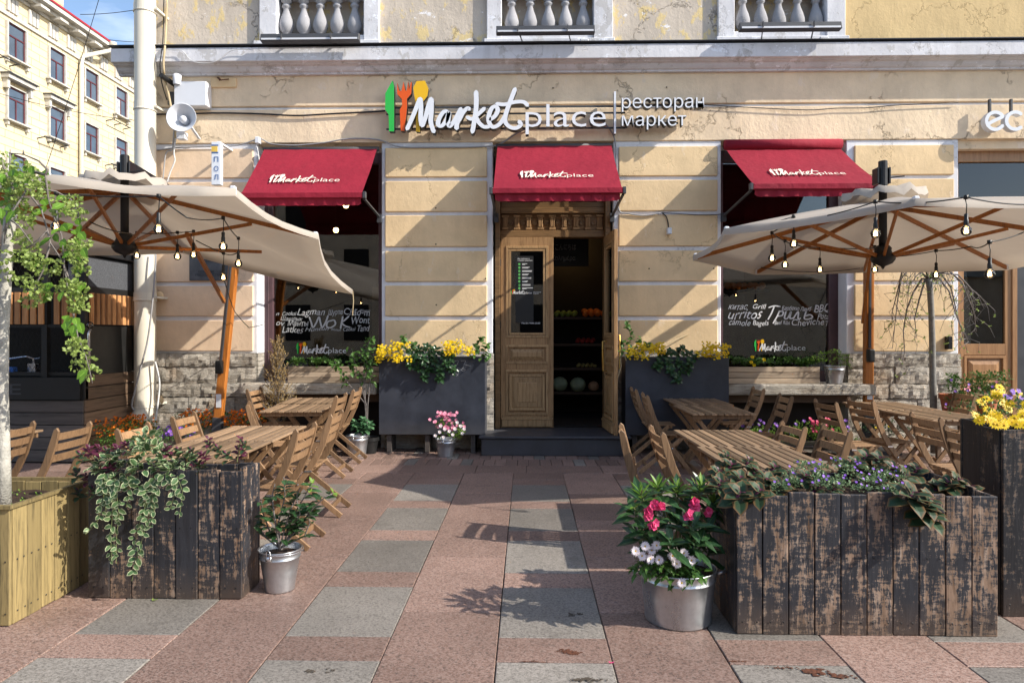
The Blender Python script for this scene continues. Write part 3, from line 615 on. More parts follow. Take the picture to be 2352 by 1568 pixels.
q = MB(); q.tube([(-5.47, ky+.02, 1.2), (-5.47, ky-.0, 1.62), (-5.46, ky+.02, 1.68)], .016, 8); q.build('column', m_steel, tp, smooth=True); q = MB(); q.sphere((-5.465, ky+.02, 1.73), .045, 12); q.build('ball', m_bulb, tp, smooth=True)

# ================================================================ NEIGHBOUR BUILDING ACROSS THE SIDE STREET
m_nb = None
N = NT('pale_yellow_block_facade', .85, 0, .2)
br = N.t.nodes.new('ShaderNodeTexBrick'); br.inputs['Scale'].default_value = 1.; br.inputs['Mortar Size'].default_value = .022; br.inputs['Brick Width'].default_value = 1.3; br.inputs['Row Height'].default_value = .42
cmb = N.t.nodes.new('ShaderNodeCombineXYZ'); sep = N.t.nodes.new('ShaderNodeSeparateXYZ'); N.t.links.new(N.co(), sep.inputs[0]); N.t.links.new(sep.outputs[1], cmb.inputs[0]); N.t.links.new(sep.outputs[2], cmb.inputs[1]); N.t.links.new(cmb.outputs[0], br.inputs['Vector'])
for k_, c_ in (('Color1', (.70,.60,.40,1)), ('Color2', (.66,.565,.375,1)), ('Mortar', (.36,.28,.17,1))): br.inputs[k_].default_value = c_
N.col(N.mix(1., br.outputs['Color'], N.ramp(N.noise(.4, 6), (.3, .85), (.7, 1.08)), 'MULTIPLY')); m_nb = N.mat
m_nbt = plain('pale_grey_trim', (.52,.50,.46), .8, ns=3, var=.2); m_rroof = plain('red_roof_metal', (.36,.02,.03), .5, ns=2); m_nwin = plain('maroon_window_frame', (.10,.02,.025), .5)
m_curt = plain('grey_curtain', (.40,.42,.45), .8, var=.4, ns=4)
NB = thing('neighbour_building', 'pale yellow four storey building with maroon windows and red roof edge on the left', 'building', (-28, 40, 0))
FX = -28.
b = MB(); b.box(-40, FX, 15, 95, 0, 20.0); b.build('wall', m_nb, NB)
b = MB(); b.box(-40, FX+.85, 15, 95, 20.35, 20.6); b.box(-40, FX+.5, 15, 95, 20.15, 20.35); b.box(-40, FX+.12, 15, 95, 19.95, 20.15); b.box(-40, FX+.1, 15, 95, 18.75, 18.95); b.build('eaves', m_nbt, NB)
b = MB(); b.box(-40, FX+.9, 15, 95, 20.6, 20.72); b.box(-40, FX-.5, 41.6, 95, 21.4, 21.55); b.box(-40, FX-.5, 15, 41.6, 22.9, 23.05); b.build('roof_edge', m_rroof, NB)
b = MB(); b.box(-40, FX-.6, 41.7, 95, 20.72, 21.4); b.box(-40, FX-.6, 15, 41.6, 20.72, 22.9); b.build('attic_wall', m_nb, NB)
m_farpane = plain('far_window_glass', (.06,.085,.12), .08, 0, .5, .6, 0, spec=.9)
def nwin(y, zt, zb, hood):
    f = MB(); w_ = 1.3; x = FX+.02
    f.box(FX-.12, FX+.14, y-.10, y, zb, zt); f.box(FX-.12, FX+.14, y+w_, y+w_+.10, zb, zt); f.box(FX-.12, FX+.13, y, y+w_, zt, zt+.06)
    f.build('window_surround', m_nbt, NB)
    f = MB(); t = .07
    f.box(FX, x+.02, y, y+w_, zb, zb+t); f.box(FX, x+.02, y, y+w_, zt-t, zt); f.box(FX, x+.02, y, y+t, zb+t, zt-t); f.box(FX, x+.02, y+w_-t, y+w_, zb+t, zt-t); f.box(FX, x+.02, y+t, y+w_-t, zb+1.15, zb+1.15+t); f.box(FX, x+.02, y+w_*.5-.035, y+w_*.5+.035, zb+t, zb+1.15)
    fo = f.build('window_frame', m_nwin, NB)
    g = MB(); g.box(FX, FX+.006, y+t, y+w_-t, zb+t, zt-t); g.build('pane', m_farpane, fo)
    if int(y*7) % 3 == 0: g = MB(); g.box(FX+.006, FX+.009, y+t, y+w_*.5, zb+t, zb+1.1); g.build('curtain', m_curt, fo)
    s = MB(); s.box(FX-.01, FX+.30, y-.25, y+w_+.25, zb-.10, zb-.02); s.box(FX, FX+.2, y-.15, y-.02, zb-.32, zb-.1); s.box(FX, FX+.2, y+w_+.02, y+w_+.15, zb-.32, zb-.1); s.build('window_sill', m_nbt, NB)
    if hood:
        s = MB(); s.box(FX-.01, FX+.45, y-.4, y+w_+.4, zt+.30, zt+.52); s.box(FX-.01, FX+.55, y-.45, y+w_+.45, zt+.52, zt+.58, 1); s.box(FX, FX+.3, y-.3, y-.12, zt-.2, zt+.30); s.box(FX, FX+.3, y+w_+.12, y+w_+.3, zt-.2, zt+.30); s.build('window_hood', [m_nbt, m_dgry], NB)
ys = [36.2 + 3.22*i for i in range(-3, 9)]
for i, y in enumerate(ys):
    for r_, (zt, zb) in enumerate(((18.45, 16.6), (15.0, 13.2), (11.4, 9.2))):
        if r_ == 2 and i > 7: continue
        nwin(y, zt, zb, r_ == 1 and i < 5)
b = MB()
for i in range(22): y = 30 + i*1.61*2/2; b.box(FX, FX+.12, y-.3, y-.08, 19.05, 19.85); b.box(FX, FX+.12, y-.02, y+.2, 19.05, 19.85); b.box(FX, FX+.12, y+.26, y+.48, 19.05, 19.85)
b.build('frieze_block', m_nbt, NB, kind='stuff')
b = MB()
for i in range(22): y = 30 + i*1.61; b.box(FX, FX+.75, y-.28, y+.45, 20.0, 20.15)
b.build('eaves_bracket', m_nbt, NB, kind='stuff')
b = MB()
for y, z in ((38.9,12.9),(34.9,16.2),(45.2,12.9),(45.3,15.9),(48.5,12.9)):
    b.bar((FX+.5, y-.5, z), (FX+.5, y+1.6, z), .05); b.bar((FX+.5, y-.4, z), (FX, y-.4, z-.1), .05); b.bar((FX+.5, y+.5, z), (FX, y+.5, z-.1), .05); b.bar((FX+.5, y+1.5, z), (FX, y+1.5, z-.1), .05)
b.build('flower_box_rail', m_blk, NB)
b = MB(); yy = 42.2; b.tube([(FX+.95, yy+1.9, 20.4), (FX+.9, yy+1.8, 20.1), (FX+.25, yy, 19.0), (FX+.2, yy-.1, 18.6), (FX+.2, yy-.1, 0)], .13, 10); b.lathe([(.12,0),(.25,.25),(.25,.35)], (FX+.95, yy+1.9, 20.3), 12); b.build('rainwater_pipe', m_pipe, NB, smooth=True)
# street side opposite, behind the viewer: seen mirrored in the shop glass
OB = thing('opposite_building', 'long ochre street front mirrored in the shop windows', 'building', (-10, -24, 0))
b = MB(); b.box(-50, 8, -36, -24, 0, 11.5); b.box(8, 70, -36, -24, 0, 5.2); b.build('wall', m_peach2, OB)
b = MB(); b.box(-50, 8.3, -36, -23.6, 11.5, 12.0); b.box(8.3, 70, -36, -23.7, 5.2, 5.6); b.build('eaves', m_nbt, OB)
b = MB()
for i in range(40): b.lathe([(.12,0),(.2,.1),(.2,.3),(.08,.6),(.12,.8)], (9+i*.9, -23.9, 5.6), 8)
b.box(8.3, 46, -24.1, -23.7, 6.4, 6.6); b.build('roof_balustrade', m_nbt, OB, kind='stuff')
b = MB()
for i in range(14):
    for z in (1.2, 4.8, 8.2): b.box(-46+i*3.8, -44.4+i*3.8, -24.0, -23.93, z, z+2.3)
b.build('window', m_dark, OB)
# overhead wires
def wire(name, lab, a_, b_, sag, r, cat='wire'):
    a_ = Vector(a_); b_ = Vector(b_); q = MB(); q.tube([a_.lerp(b_, t/12) - Vector((0,0,sag*4*(t/12)*(1-t/12))) for t in range(13)], r, 5); tag(q.build(name, m_blk), lab, cat)
wire('overhead_wire', 'long thin wire sloping across the yellow facade behind the umbrella', at(-5, 214, 25), at(325, 278, 30), .15, .012)
wire('overhead_wire', 'steep thin wire crossing the yellow facade from the roof down', at(229, -5, 22), at(95, 420, 22), .1, .01)
wire('overhead_wire', 'upper thin wire against the blue sky left of the downpipe', at(185, 34, 25), at(320, 22, 25), .05, .012)
wire('overhead_wire', 'lower thin wire against the blue sky beside the red roof edge', at(250, 92, 30), at(330, 98, 30), .02, .013)
# ================================================================ LETTERING TOOLS
def text_into(mb, s_, o, ux, uy, width=None, size=1., ext=.001, off=0., shear=0., m=0, xs=None, align='LEFT', ccw=0.):
    cu = bpy.data.curves.new('t', 'FONT'); cu.body = s_; cu.size = 1.; cu.extrude = 0.; cu.offset = off; cu.shear = shear; cu.resolution_u = 3
    to = bpy.data.objects.new('t', cu); COL.objects.link(to); bpy.context.view_layer.update()
    me = bpy.data.meshes.new_from_object(to.evaluated_get(bpy.context.evaluated_depsgraph_get()))
    if len(me.vertices) == 0: bpy.data.objects.remove(to); return
    xs_ = [v.co.x for v in me.vertices]; x0, x1 = min(xs_), max(xs_)
    sx = size if width is None else width/(x1-x0); sy = size if size is not None else sx
    o = Vector(o); ux = Vector(ux).normalized(); uy = Vector(uy).normalized(); uz = ux.cross(uy)
    n = len(me.vertices); vs = []
    sh = {'LEFT': x0, 'CENTER': (x0+x1)/2}[align]
    P = [o + ux*((v.co.x-sh)*sx) + uy*(v.co.y*sy) for v in me.vertices]
    fs = [tuple(p.vertices) for p in me.polygons]
    if ext <= .0015: mb.add([p + uz*ext for p in P], fs, m)
    else:
        cnt = {}
        for f in fs:
            for i in range(len(f)): e = (f[i], f[(i+1) % len(f)]); cnt[e] = 1
        side = [(a_, b_, b_+n, a_+n) for (a_, b_) in cnt if (b_, a_) not in cnt]
        mb.add([p + uz*ext for p in P], fs, m)
        vv = [p - uz*0 for p in P] + [p + uz*ext*.999 for p in P]
        mb.add(vv, side, m if mb_side is None else mb_side)
    bpy.data.objects.remove(to); bpy.data.curves.remove(cu); bpy.data.meshes.remove(me)
mb_side = None
def smooth_path(pts, k=6):
    P = [Vector((p[0], p[1])) for p in pts]; out = []
    for i in range(len(P)-1):
        p0 = P[max(i-1,0)]; p1 = P[i]; p2 = P[i+1]; p3 = P[min(i+2, len(P)-1)]
        for j in range(k):
            t = j/k; out.append(.5*((2*p1)+(p2-p0)*t+(2*p0-5*p1+4*p2-p3)*t*t+(3*p1-p0-3*p2+p3)*t**3))
    out.append(P[-1]); return out
def stroke(mb, pts, w_, f, d0, d1, mf=0, ms=0, slant=.25):
    Q = smooth_path(pts); n = len(Q); L = []; Rr = []
    for i, q in enumerate(Q):
        d = (Q[min(i+1,n-1)] - Q[max(i-1,0)]); 
        if d.length < 1e-9: d = Vector((1,0))
        d.normalize(); nn = Vector((-d.y, d.x)); ww = w_*.5*(1 - slant*abs(d.x)) * (.72 if i in (0, n-1) else 1)
        L.append(q+nn*ww); Rr.append(q-nn*ww)
    e0 = Q[0] - (Q[1]-Q[0]).normalized()*w_*.28; e1 = Q[-1] + (Q[-1]-Q[-2]).normalized()*w_*.28
    top = [f(p.x, p.y, d1) for p in L] + [f(p.x, p.y, d1) for p in Rr] + [f(e0.x, e0.y, d1), f(e1.x, e1.y, d1)]
    fs = [(i, i+1, n+i+1, n+i)[::-1] for i in range(n-1)] + [(2*n, 0, n)[::-1], (2*n+1, 2*n-1, n-1)[::-1]]
    mb.add(top, fs, mf)
    if d1-d0 > .002:
        bot = [f(p.x, p.y, d0) for p in L] + [f(p.x, p.y, d0) for p in Rr] + [f(e0.x, e0.y, d0), f(e1.x, e1.y, d0)]
        N_ = len(top); ring = list(range(n)) + [2*n+1] + list(range(2*n-1, n-1, -1)) + [2*n]
        mb.add(top+bot, [(ring[i], ring[(i+1) % len(ring)], ring[(i+1) % len(ring)]+N_, ring[i]+N_) for i in range(len(ring))], ms)
# brush lettering of the sign, in a 1/100 m-free drawing unit (x right, y down, baseline 915)
MARK = [[(1092,905),(1118,850),(1150,775),(1183,690)],[(1186,690),(1190,760),(1188,830),(1196,882)],[(1198,885),(1222,820),(1240,750),(1260,690)],[(1263,692),(1262,780),(1258,850),(1272,905),(1282,925)],
 [(1375,782),(1345,788),(1315,835),(1310,875),(1335,882),(1365,845),(1385,790),(1378,850),(1388,885),(1412,862),(1440,815),(1468,762)],
 [(1468,765),(1462,820),(1440,870),(1437,905)],[(1452,850),(1480,795),(1512,762),(1528,772)],
 [(1572,645),(1574,720),(1568,800),(1546,930)],[(1508,822),(1545,836),(1590,800),(1632,762)],[(1575,830),(1592,862),(1625,890),(1665,890)],
 [(1668,842),(1700,820),(1722,780),(1710,752),(1682,762),(1662,808),(1662,860),(1690,893),(1735,872),(1775,815)],
 [(1843,628),(1815,700),(1782,790),(1772,850),(1800,890),(1845,902),(1880,880),(1868,852)],[(1712,732),(1770,738),(1840,722),(1900,722),(1930,748)]]
KN = [(990,562),(940,650),(938,762),(962,797),(966,915),(1001,915),(1001,600)]
FK = [(1022,575),(1036,634),(1052,634),(1067,570),(1079,632),(1089,632),(1100,568),(1104,634),(1117,575),(1125,572),(1121,655),(1090,690),(1092,745),(1073,915),(1047,910),(1040,765),(1057,735),(1055,692),(1022,655)]
SP = [(1157,565),(1215,562),(1240,618),(1232,670),(1206,702),(1186,740),(1180,918),(1153,915),(1151,720),(1140,662),(1133,610)]
def frame_f(o, ux, uy, s_):
    o = Vector(o); ux = Vector(ux).normalized(); uy = Vector(uy).normalized(); uz = ux.cross(uy)
    return (lambda x, y, d: o + ux*((x-938)*s_) + uy*((915-y)*s_) + uz*d), ux, uy, uz
def logo(parent, o, ux, uy, s_, depth, mats, stand=0.):
    f, ux, uy, uz = frame_f(o, ux, uy, s_)
    for nm, poly, mt in (('knife_emblem', KN, mats[0]), ('fork_emblem', FK, mats[1]), ('spoon_emblem', SP, mats[2])):
        b = MB(); poly = [(x, y) for x, y in poly][::-1]
        dd = stand + depth*.8 if nm != 'spoon_emblem' else stand + depth*.7
        n = len(poly); vs = [f(a_, c_, dd) for a_, c_ in poly]
        # triangulated front
        from mathutils.geometry import tessellate_polygon
        tri = tessellate_polygon([[Vector((a_, -c_, 0)) for a_, c_ in poly]])
        tri = [t if (Vector((poly[t[1]][0]-poly[t[0]][0], -(poly[t[1]][1]-poly[t[0]][1]), 0)).cross(Vector((poly[t[2]][0]-poly[t[0]][0], -(poly[t[2]][1]-poly[t[0]][1]), 0))).z > 0) else t[::-1] for t in tri]
        b.add(vs, tri, 0)
        if depth > .005: b.add(vs + [f(a_, c_, stand) for a_, c_ in poly], [(i, (i+1) % n, (i+1) % n+n, i+n) for i in range(n)], 1)
        b.build(nm, [mt, mats[4]], parent)
    b = MB()
    for i, st in enumerate(MARK): stroke(b, st, 33, f, stand, stand+depth+i*.0004, 0, 1)
    b.build('brush_lettering', [mats[3], mats[4]], parent)
    b = MB(); global mb_side; mb_side = 1
    text_into(b, 'place', f(1914, 893, stand), ux, uy, width=553*s_, size=229*s_, ext=max(depth, .001), off=-.005, m=0)
    mb_side = None
    b.build('thin_lettering', [mats[3], mats[4]], parent)
    return f
# main sign
s0 = .574/1.7415/1568*9.52
SG = thing('restaurant_sign', 'big raised sign reading Marketplace with green knife, orange fork and yellow spoon', 'sign', (wx(1137, 9.52), 9.6, wz(250)))
o = Vector((wx(887, 9.52), 9.60, wz(303.5, 0, 9.52)))
sf = logo(SG, o, (1,0,0), (0,0,1), s0, .12, [m_kn, m_fk, m_sp, m_signw, m_signd], .05)
b = MB()
for z in (.06, .27, .36): b.box(o.x-.01, o.x+3.35, 9.585, 9.60, o.z+z, o.z+z+.022)
b.build('mounting_rail', m_dgry, SG)
b = MB(); b.box(wx(1410,9.52), wx(1414.5,9.52), 9.50, 9.53, wz(309,0,9.52), wz(213,0,9.52)); b.box(wx(1410,9.52), wx(1414.5,9.52), 9.53, 9.6, wz(309,0,9.52), wz(213,0,9.52), 1); b.build('divider_bar', [m_signw, m_signd], SG)
b = MB(); mb_side = 1
wr = (1612-1426)/1568*9.52; text_into(b, 'ресторан', (wx(1427,9.52), 9.57, wz(253.5,0,9.52)), (1,0,0), (0,0,1), wr, .262, .11, -.004); wr = (1572-1426)/1568*9.52
text_into(b, 'маркет', (wx(1427,9.52), 9.57, wz(294,0,9.52)), (1,0,0), (0,0,1), wr, .262, .11, -.004); b.build('small_lettering', [m_signw, m_signd], SG); mb_side = None
b = MB(); b.box(wx(1428,9.52), wx(1600,9.52), 9.585, 9.60, wz(252), wz(248)); b.box(wx(1428,9.52), wx(1560,9.52), 9.585, 9.60, wz(293), wz(289)); b.build('mounting_rail', m_dgry, SG)
# right shop sign: rounded e and c
ES = thing('shop_sign', 'white rounded letters e and c over the wooden shop door at the right edge', 'sign', (wx(2305, 9.5), 9.6, wz(278)))
b = MB(); f = lambda x, y, d: Vector((wx(0, 9.5)*0 + x, 9.50 - d + .09, y))
def arc(cx, cz, r, a0, a1, n=18): return [(cx + r*math.cos(R(a0+(a1-a0)*i/n)), cz + r*math.sin(R(a0+(a1-a0)*i/n))) for i in range(n+1)]
rr = .118; cz = wz(278, 6.6, 9.5); ce = wx(2285, 9.5); cc = wx(2331, 9.5)
g = lambda x, y, d: Vector((x, 9.60-d, y))
stroke(b, arc(ce, cz, rr, 150, 330), .045, g, .02, .11, 0, 1, 0.); stroke(b, [(ce-.10, cz-.045), (ce+.0, cz+.01), (ce+.105, cz+.055)] , .045, g, .02, .1105, 0, 1, 0.); stroke(b, arc(ce, cz, rr, 28, 152), .045, g, .02, .109, 0, 1, 0.)
stroke(b, arc(cc, cz, rr, 45, 315), .045, g, .02, .11, 0, 1, 0.); b.build('rounded_letters', [m_signw, m_box], ES)
b = MB()
for x in (ce-.02, cc-.0): b.box(x-.012, x+.012, 9.56, 9.60, cz+rr, 4.86)
b.build('hanger', m_dgry, ES)

b = MB(); text_into(b, 'COFFEE', (-7.55, 8.384, .865), (1,0,0), (0,0,1), 1.25, .19, .001, .004); b.build('carved_lettering', m_dgry, K)
# ================================================================ AWNINGS
def awning(u0, u1, ztop, X0, X1, Yf, zf, zv, lab, tu, tv, roll=0.):
    xa, xb = wx(u0, 9.62), wx(u1, 9.62)
    A = thing('awning', lab, 'awning', ((xa+xb)/2, 9.62, ztop), group='red awnings over the openings')
    b = MB(); nx, ny = 14, 8; vs = []; fs = []
    P0, P1 = Vector((xa, 9.60, ztop)), Vector((xb, 9.60, ztop)); Q0, Q1 = Vector((X0, Yf, zf)), Vector((X1, Yf, zf))
    for j in range(ny+1):
        for i in range(nx+1):
            a_ = P0.lerp(P1, i/nx); c_ = Q0.lerp(Q1, i/nx); p = a_.lerp(c_, j/ny); p.z -= .015*math.sin(math.pi*j/ny) + .004*math.sin(i*2.1+j); vs.append(p)
    for j in range(ny):
        for i in range(nx): q = j*(nx+1)+i; fs.append((q, q+nx+1, q+nx+2, q+1))
    b.add(vs, fs); b.build('canopy', m_red, A, smooth=True)
    b = MB(); b.box(X0-.012, X1+.012, Yf-.035, Yf+.02, zf-.075, zf+.0); b.build('front_bar', m_red, A, bevel=.008)
    b = MB(); vs = []; fs = []; n = 40
    for i in range(n+1):
        x = X0+.02 + (X1-X0-.04)*i/n; wv = .010*math.sin(i*1.3)+.006*math.sin(i*3.1); ce_ = .025 if i in (0, n) else (.006 if i in (1, n-1) else 0)
        vs += [(x, Yf+.0, zf-.076), (x, Yf+.005+wv, (zf+zv)/2-.03), (x, Yf+.01+wv*1.6, zv+ce_)]
    for i in range(n):
        for j in range(2): q = i*3+j; fs.append((q, q+1, q+4, q+3))
    b.add(vs, fs); b.build('valance', m_red, A, smooth=True)
    b = MB()
    for x in (X0-.05, X1+.012): b = MB(); b.box(x, x+.038, Yf-.04, Yf+.025, zf-.08, zf+.005); b.build('end_cap', m_dgry, A, bevel=.004)
    b = MB()
    for x, xe in ((X0-.02, xa-.02), (X1+.02, xb+.02)): b = MB(); b.bar((x, Yf+.02, zf-.08), (xe, 9.68, 3.28), .03, .02); b.box(xe-.03, xe+.03, 9.64, 9.72, 3.2, 3.32); b.build('arm', m_dgry, A)
    b = MB(); b.tube([(xa-.02, 9.64, ztop+.01+roll), (xb+.02, 9.64, ztop+.01+roll)], .035 + roll*.5, 14); b.build('roller', m_red if roll else m_dgry, A, smooth=True)
    # printed lettering lying on the cloth
    v_ = (Q0-P0); up = (P0+P1)/2 - (Q0+Q1)/2; up.x = 0; 
    zt = None; fr = .60
    cpt = ((P0+P1)/2).lerp((Q0+Q1)/2, .80); wd = .94; s_ = wd/1530.
    uy = up.normalized(); ux = Vector((1,0,0)); nn = ux.cross(uy)
    o_ = cpt + ux*(tu) - ux*wd/2 + nn*.016
    lp = MB(); logo_flat(A, o_, ux, uy, s_)
def logo_flat(A, o_, ux, uy, s_, mt=None, eps=.0005):
    mt = mt or m_letter; f, ux, uy, uz = frame_f(o_, ux, uy, s_); b = MB()
    from mathutils.geometry import tessellate_polygon
    for k_, poly in enumerate((KN, FK, SP)):
        vs = [f(a_, c_, eps*(k_+1)) for a_, c_ in poly]; b.add(vs, tessellate_polygon([[Vector((a_, -c_, 0)) for a_, c_ in poly]]))
    for i, st in enumerate(MARK): stroke(b, st, 27, f, 0, .0022+i*eps*.6)
    text_into(b, 'place', f(1914, 893, .0), ux, uy, width=553*s_, size=229*s_, ext=.0015, off=-.004)
    b.build('lettering', mt, A)
awning(608, 867, wz(345), -3.66, -2.10, 8.70, 3.43, 3.265, 'red awning over the left shop window, reading Marketplace in cream', -.03, 0)
awning(1143, 1404, wz(340), -.41, 1.185, 8.50, 3.435, 3.27, 'red awning over the oak door, reading Marketplace in cream', -.0, 0)
awning(1668, 1930, wz(352), 2.845, 4.42, 8.62, 3.50, 3.34, 'red awning with a rolled cloth tube over the right shop window', .0, 0, .075)

# ================================================================ SHOP WINDOW WRITING
def write(parent, name, items, Y, org, k, mt):
    for (s_, x0, x1, y, h_) in items:
        b = MB()
        X = wx(org[0]+x0*k, Y); X1 = wx(org[0]+x1*k, Y); z = wz(org[1]+y*k, X, Y)
        n0 = len(b.v); text_into(b, s_, (X, Y, z), (1,0,random.uniform(-.05,.05)), (0,0,1), X1-X, h_*k/1568*Y*1.65, .001, .004, .30)
        ph = random.uniform(0, 6); hh = h_*k/1568*Y
        for q_ in range(n0, len(b.v)):
            vx, vy, vz = b.v[q_]; b.v[q_] = (vx + .05*hh*math.sin(vz*60/ (hh*12+.3)+ph), vy, vz + .08*hh*math.sin(vx*23+ph) + .03*hh*math.sin(vx*57+ph*2))
        b.build(name, mt, parent)
Yg = 9.985
k1 = .3296; o1 = (574.2, 488.1)
WT = thing('window_lettering', 'white handwritten dish names around the big word Wok on the left shop window', 'lettering', (wx(740, Yg), Yg, wz(740, 0, Yg)))
write(WT, 'dish_name', [('n',182,205,718,22),('Cooksi',225,325,718,24),('Lagman',330,525,715,40),('Шурпа',545,648,712,30),('Chão-m',657,838,712,42),('Wonton',768,838,690,16),('Шашлык',215,368,750,24),('ov',182,245,788,34),('Манты',262,410,790,34),
  ('Wont',710,838,775,44),('Latkes',225,372,835,40),('Huntun',385,550,828,24),('Wonton',567,636,823,16),('Cooksi',650,737,824,22),('Tand',750,836,825,38)], Yg, o1, k1, m_glet)
b = MB(); ff = lambda x, y, d: Vector((wx(o1[0]+x*k1, Yg), Yg-d, wz(o1[1]+y*k1, 0, Yg)))
kk = k1/1568*Yg
class _: pass
def wstroke(b, pts, w_, i):
    P = [(wx(o1_[0]+x*k1, Yg), wz(o1_[1]+y*k1, wx(o1_[0]+x*k1), Yg)) for x, y in pts]
    stroke(b, P, w_*kk, lambda x, y, d: Vector((x, Yg-d, y)), 0, .001+i*.0003)
o1_ = o1
for i, st in enumerate([[(415,728),(428,765),(440,800),(462,770),(482,728),(492,765),(505,800),(530,760),(545,718)],[(575,752),(545,760),(535,790),(560,802),(595,780),(590,752),(570,750)],[(648,725),(640,765),(632,808)],[(690,722),(660,750),(640,766),(665,790),(700,800)]]): wstroke(b, st, 13, i)
b.build('big_word', m_glet, WT)
def wlogo(u0, u1, v, Y, lab):
    X0 = wx(u0, Y); X1 = wx(u1, Y); s_ = (X1-X0)/1530
    L = thing('window_logo', lab, 'logo', ((X0+X1)/2, Y, wz(v, X0, Y)))
    f, ux, uy, uz = frame_f((X0, Y, wz(v, X0, Y)), (1,0,0), (0,0,1), s_)
    from mathutils.geometry import tessellate_polygon
    for nm, poly, mt in (('knife_emblem', KN, m_kn), ('fork_emblem', FK, m_fk), ('spoon_emblem', SP, m_sp)):
        b = MB(); b.add([f(a_, c_, .0005) for a_, c_ in poly], tessellate_polygon([[Vector((a_, -c_, 0)) for a_, c_ in poly]])); b.build(nm, mt, L)
    b = MB()
    for i, st in enumerate(MARK): stroke(b, st, 36, f, 0, .0012+i*.0003)
    text_into(b, 'place', f(1914, 893, .0), ux, uy, width=553*s_, size=229*s_, ext=.001, off=-.004); b.build('logo_lettering', m_wlet, L)
wlogo(681, 796, 812, Yg, 'small coloured Marketplace logo on the left shop window above the flower box')
wlogo(1732, 1850, 806, Yg, 'small coloured Marketplace logo on the right shop window above the flower box')
WT2 = thing('window_lettering', 'white handwritten dish names around a big Cyrillic word on the right shop window', 'lettering', (wx(1790, Yg), Yg, wz(740, 0, Yg)))
write(WT2, 'dish_name', [('Grill',18,115,672,28),('Барбекю Ламб',222,428,678,24),('BBQ',447,560,694,46),('Potat',470,567,743,34),('Bagels',18,130,783,30),('Beef Ribs',170,278,782,24),('Cheviche',290,518,790,38),('To',527,566,790,30)], Yg, (1722.6, 488.1), k1, m_wlet)
write(WT2, 'dish_name', [('китас',1592,1725,675,34),('urritos',1592,1828,742,58),('camole',1594,1745,782,36)], Yg, (1148.4, 488.1), k1, m_wlet)
b = MB(); o1_ = (1722.6, 488.1)
for i, st in enumerate([[(130,662),(170,650),(212,655)],[(168,655),(150,700),(125,745)],[(205,685),(190,720),(160,772)],[(205,688),(230,690),(225,715),(195,722)],[(250,690),(240,735),(262,735),(285,690),(278,735),(300,735)],[(300,740),(335,690),(335,740),(352,735)],[(390,690),(378,738),(410,742),(435,728),(420,712),(385,720)]]): wstroke(b, st, 11, i)
b.build('big_word', m_wlet, WT2)
# door poster
PO = thing('door_poster', 'narrow black health notice with green icons behind the glass of the closed door leaf', 'poster', (wx(1205, 9.91), 9.915, wz(630)))
Yp = 9.918; zc = .3296; b = MB(); b.box(wx(574.2+1850*zc, Yp), wx(1225.5, Yp), Yp+.001, Yp+.003, wz(742, 0, Yp), wz(588, 0, Yp)); b.build('sheet', m_blkp, PO)
b = MB(); U = lambda x: 1148.4+x*zc; Vv = lambda y: 488.1+y*zc
def tx(b, s_, x0, x1, y, h_): text_into(b, s_, (wx(U(x0), Yp), Yp, wz(Vv(y), 0, Yp)), (1,0,0), (0,0,1), wx(U(x1), Yp)-wx(U(x0), Yp), h_*zc/1568*Yp*1.4, .001, .004)
tx(b, 'Мы заботимся', 124, 206, 326, 9); tx(b, 'о вашем здоровье', 124, 226, 338, 9)
for i in range(8):
    y = 358 + i*24; 
    b.box(wx(U(155), Yp), wx(U(190+(i*17) % 40), Yp), Yp-.001, Yp, wz(Vv(y+1), 0, Yp), wz(Vv(y-2.5), 0, Yp)); b.box(wx(U(155), Yp), wx(U(175+(i*23) % 50), Yp), Yp-.001, Yp, wz(Vv(y+7), 0, Yp), wz(Vv(y+3.5), 0, Yp))
tx(b, 'Пн-Вс 9:00-23:00', 152, 280, 776, 11); tx(b, 'ресторан', 233, 286, 558, 8); tx(b, 'маркет', 233, 272, 568, 8); b.build('notice_text', m_wlet, PO)
b = MB()
for i in range(8):
    y = 360+i*24; c = (wx(U(135), Yp), Yp-.001, wz(Vv(y), 0, Yp)); q = [(c[0]+.020*math.cos(t*.785)*(1 if t % 2 else .8), Yp-.001, c[2]+.020*math.sin(t*.785)*(1 if (t+i) % 2 else .75)) for t in range(8)]; b.add(q, [tuple(range(8))[::-1]])
b.build('icons', m_gicon, PO)
X0 = wx(U(75), Yp); X1 = wx(U(222), Yp); s_ = (X1-X0)/1530; f, ux, uy, uz = frame_f((X0, Yp-.002, wz(Vv(568), 0, Yp)), (1,0,0), (0,0,1), s_)
from mathutils.geometry import tessellate_polygon
for nm, poly, mt in (('knife_emblem', KN, m_kn), ('fork_emblem', FK, m_fk), ('spoon_emblem', SP, m_sp)):
    b = MB(); b.add([f(a_, c_, .0005) for a_, c_ in poly], tessellate_polygon([[Vector((a_, -c_, 0)) for a_, c_ in poly]])); b.build(nm, mt, PO)
b = MB()
for i, st in enumerate(MARK): stroke(b, st, 36, f, 0, .0012+i*.0003)
text_into(b, 'place', f(1914, 893, .0), ux, uy, width=553*s_, size=229*s_, ext=.001); b.build('logo_lettering', m_wlet, PO)
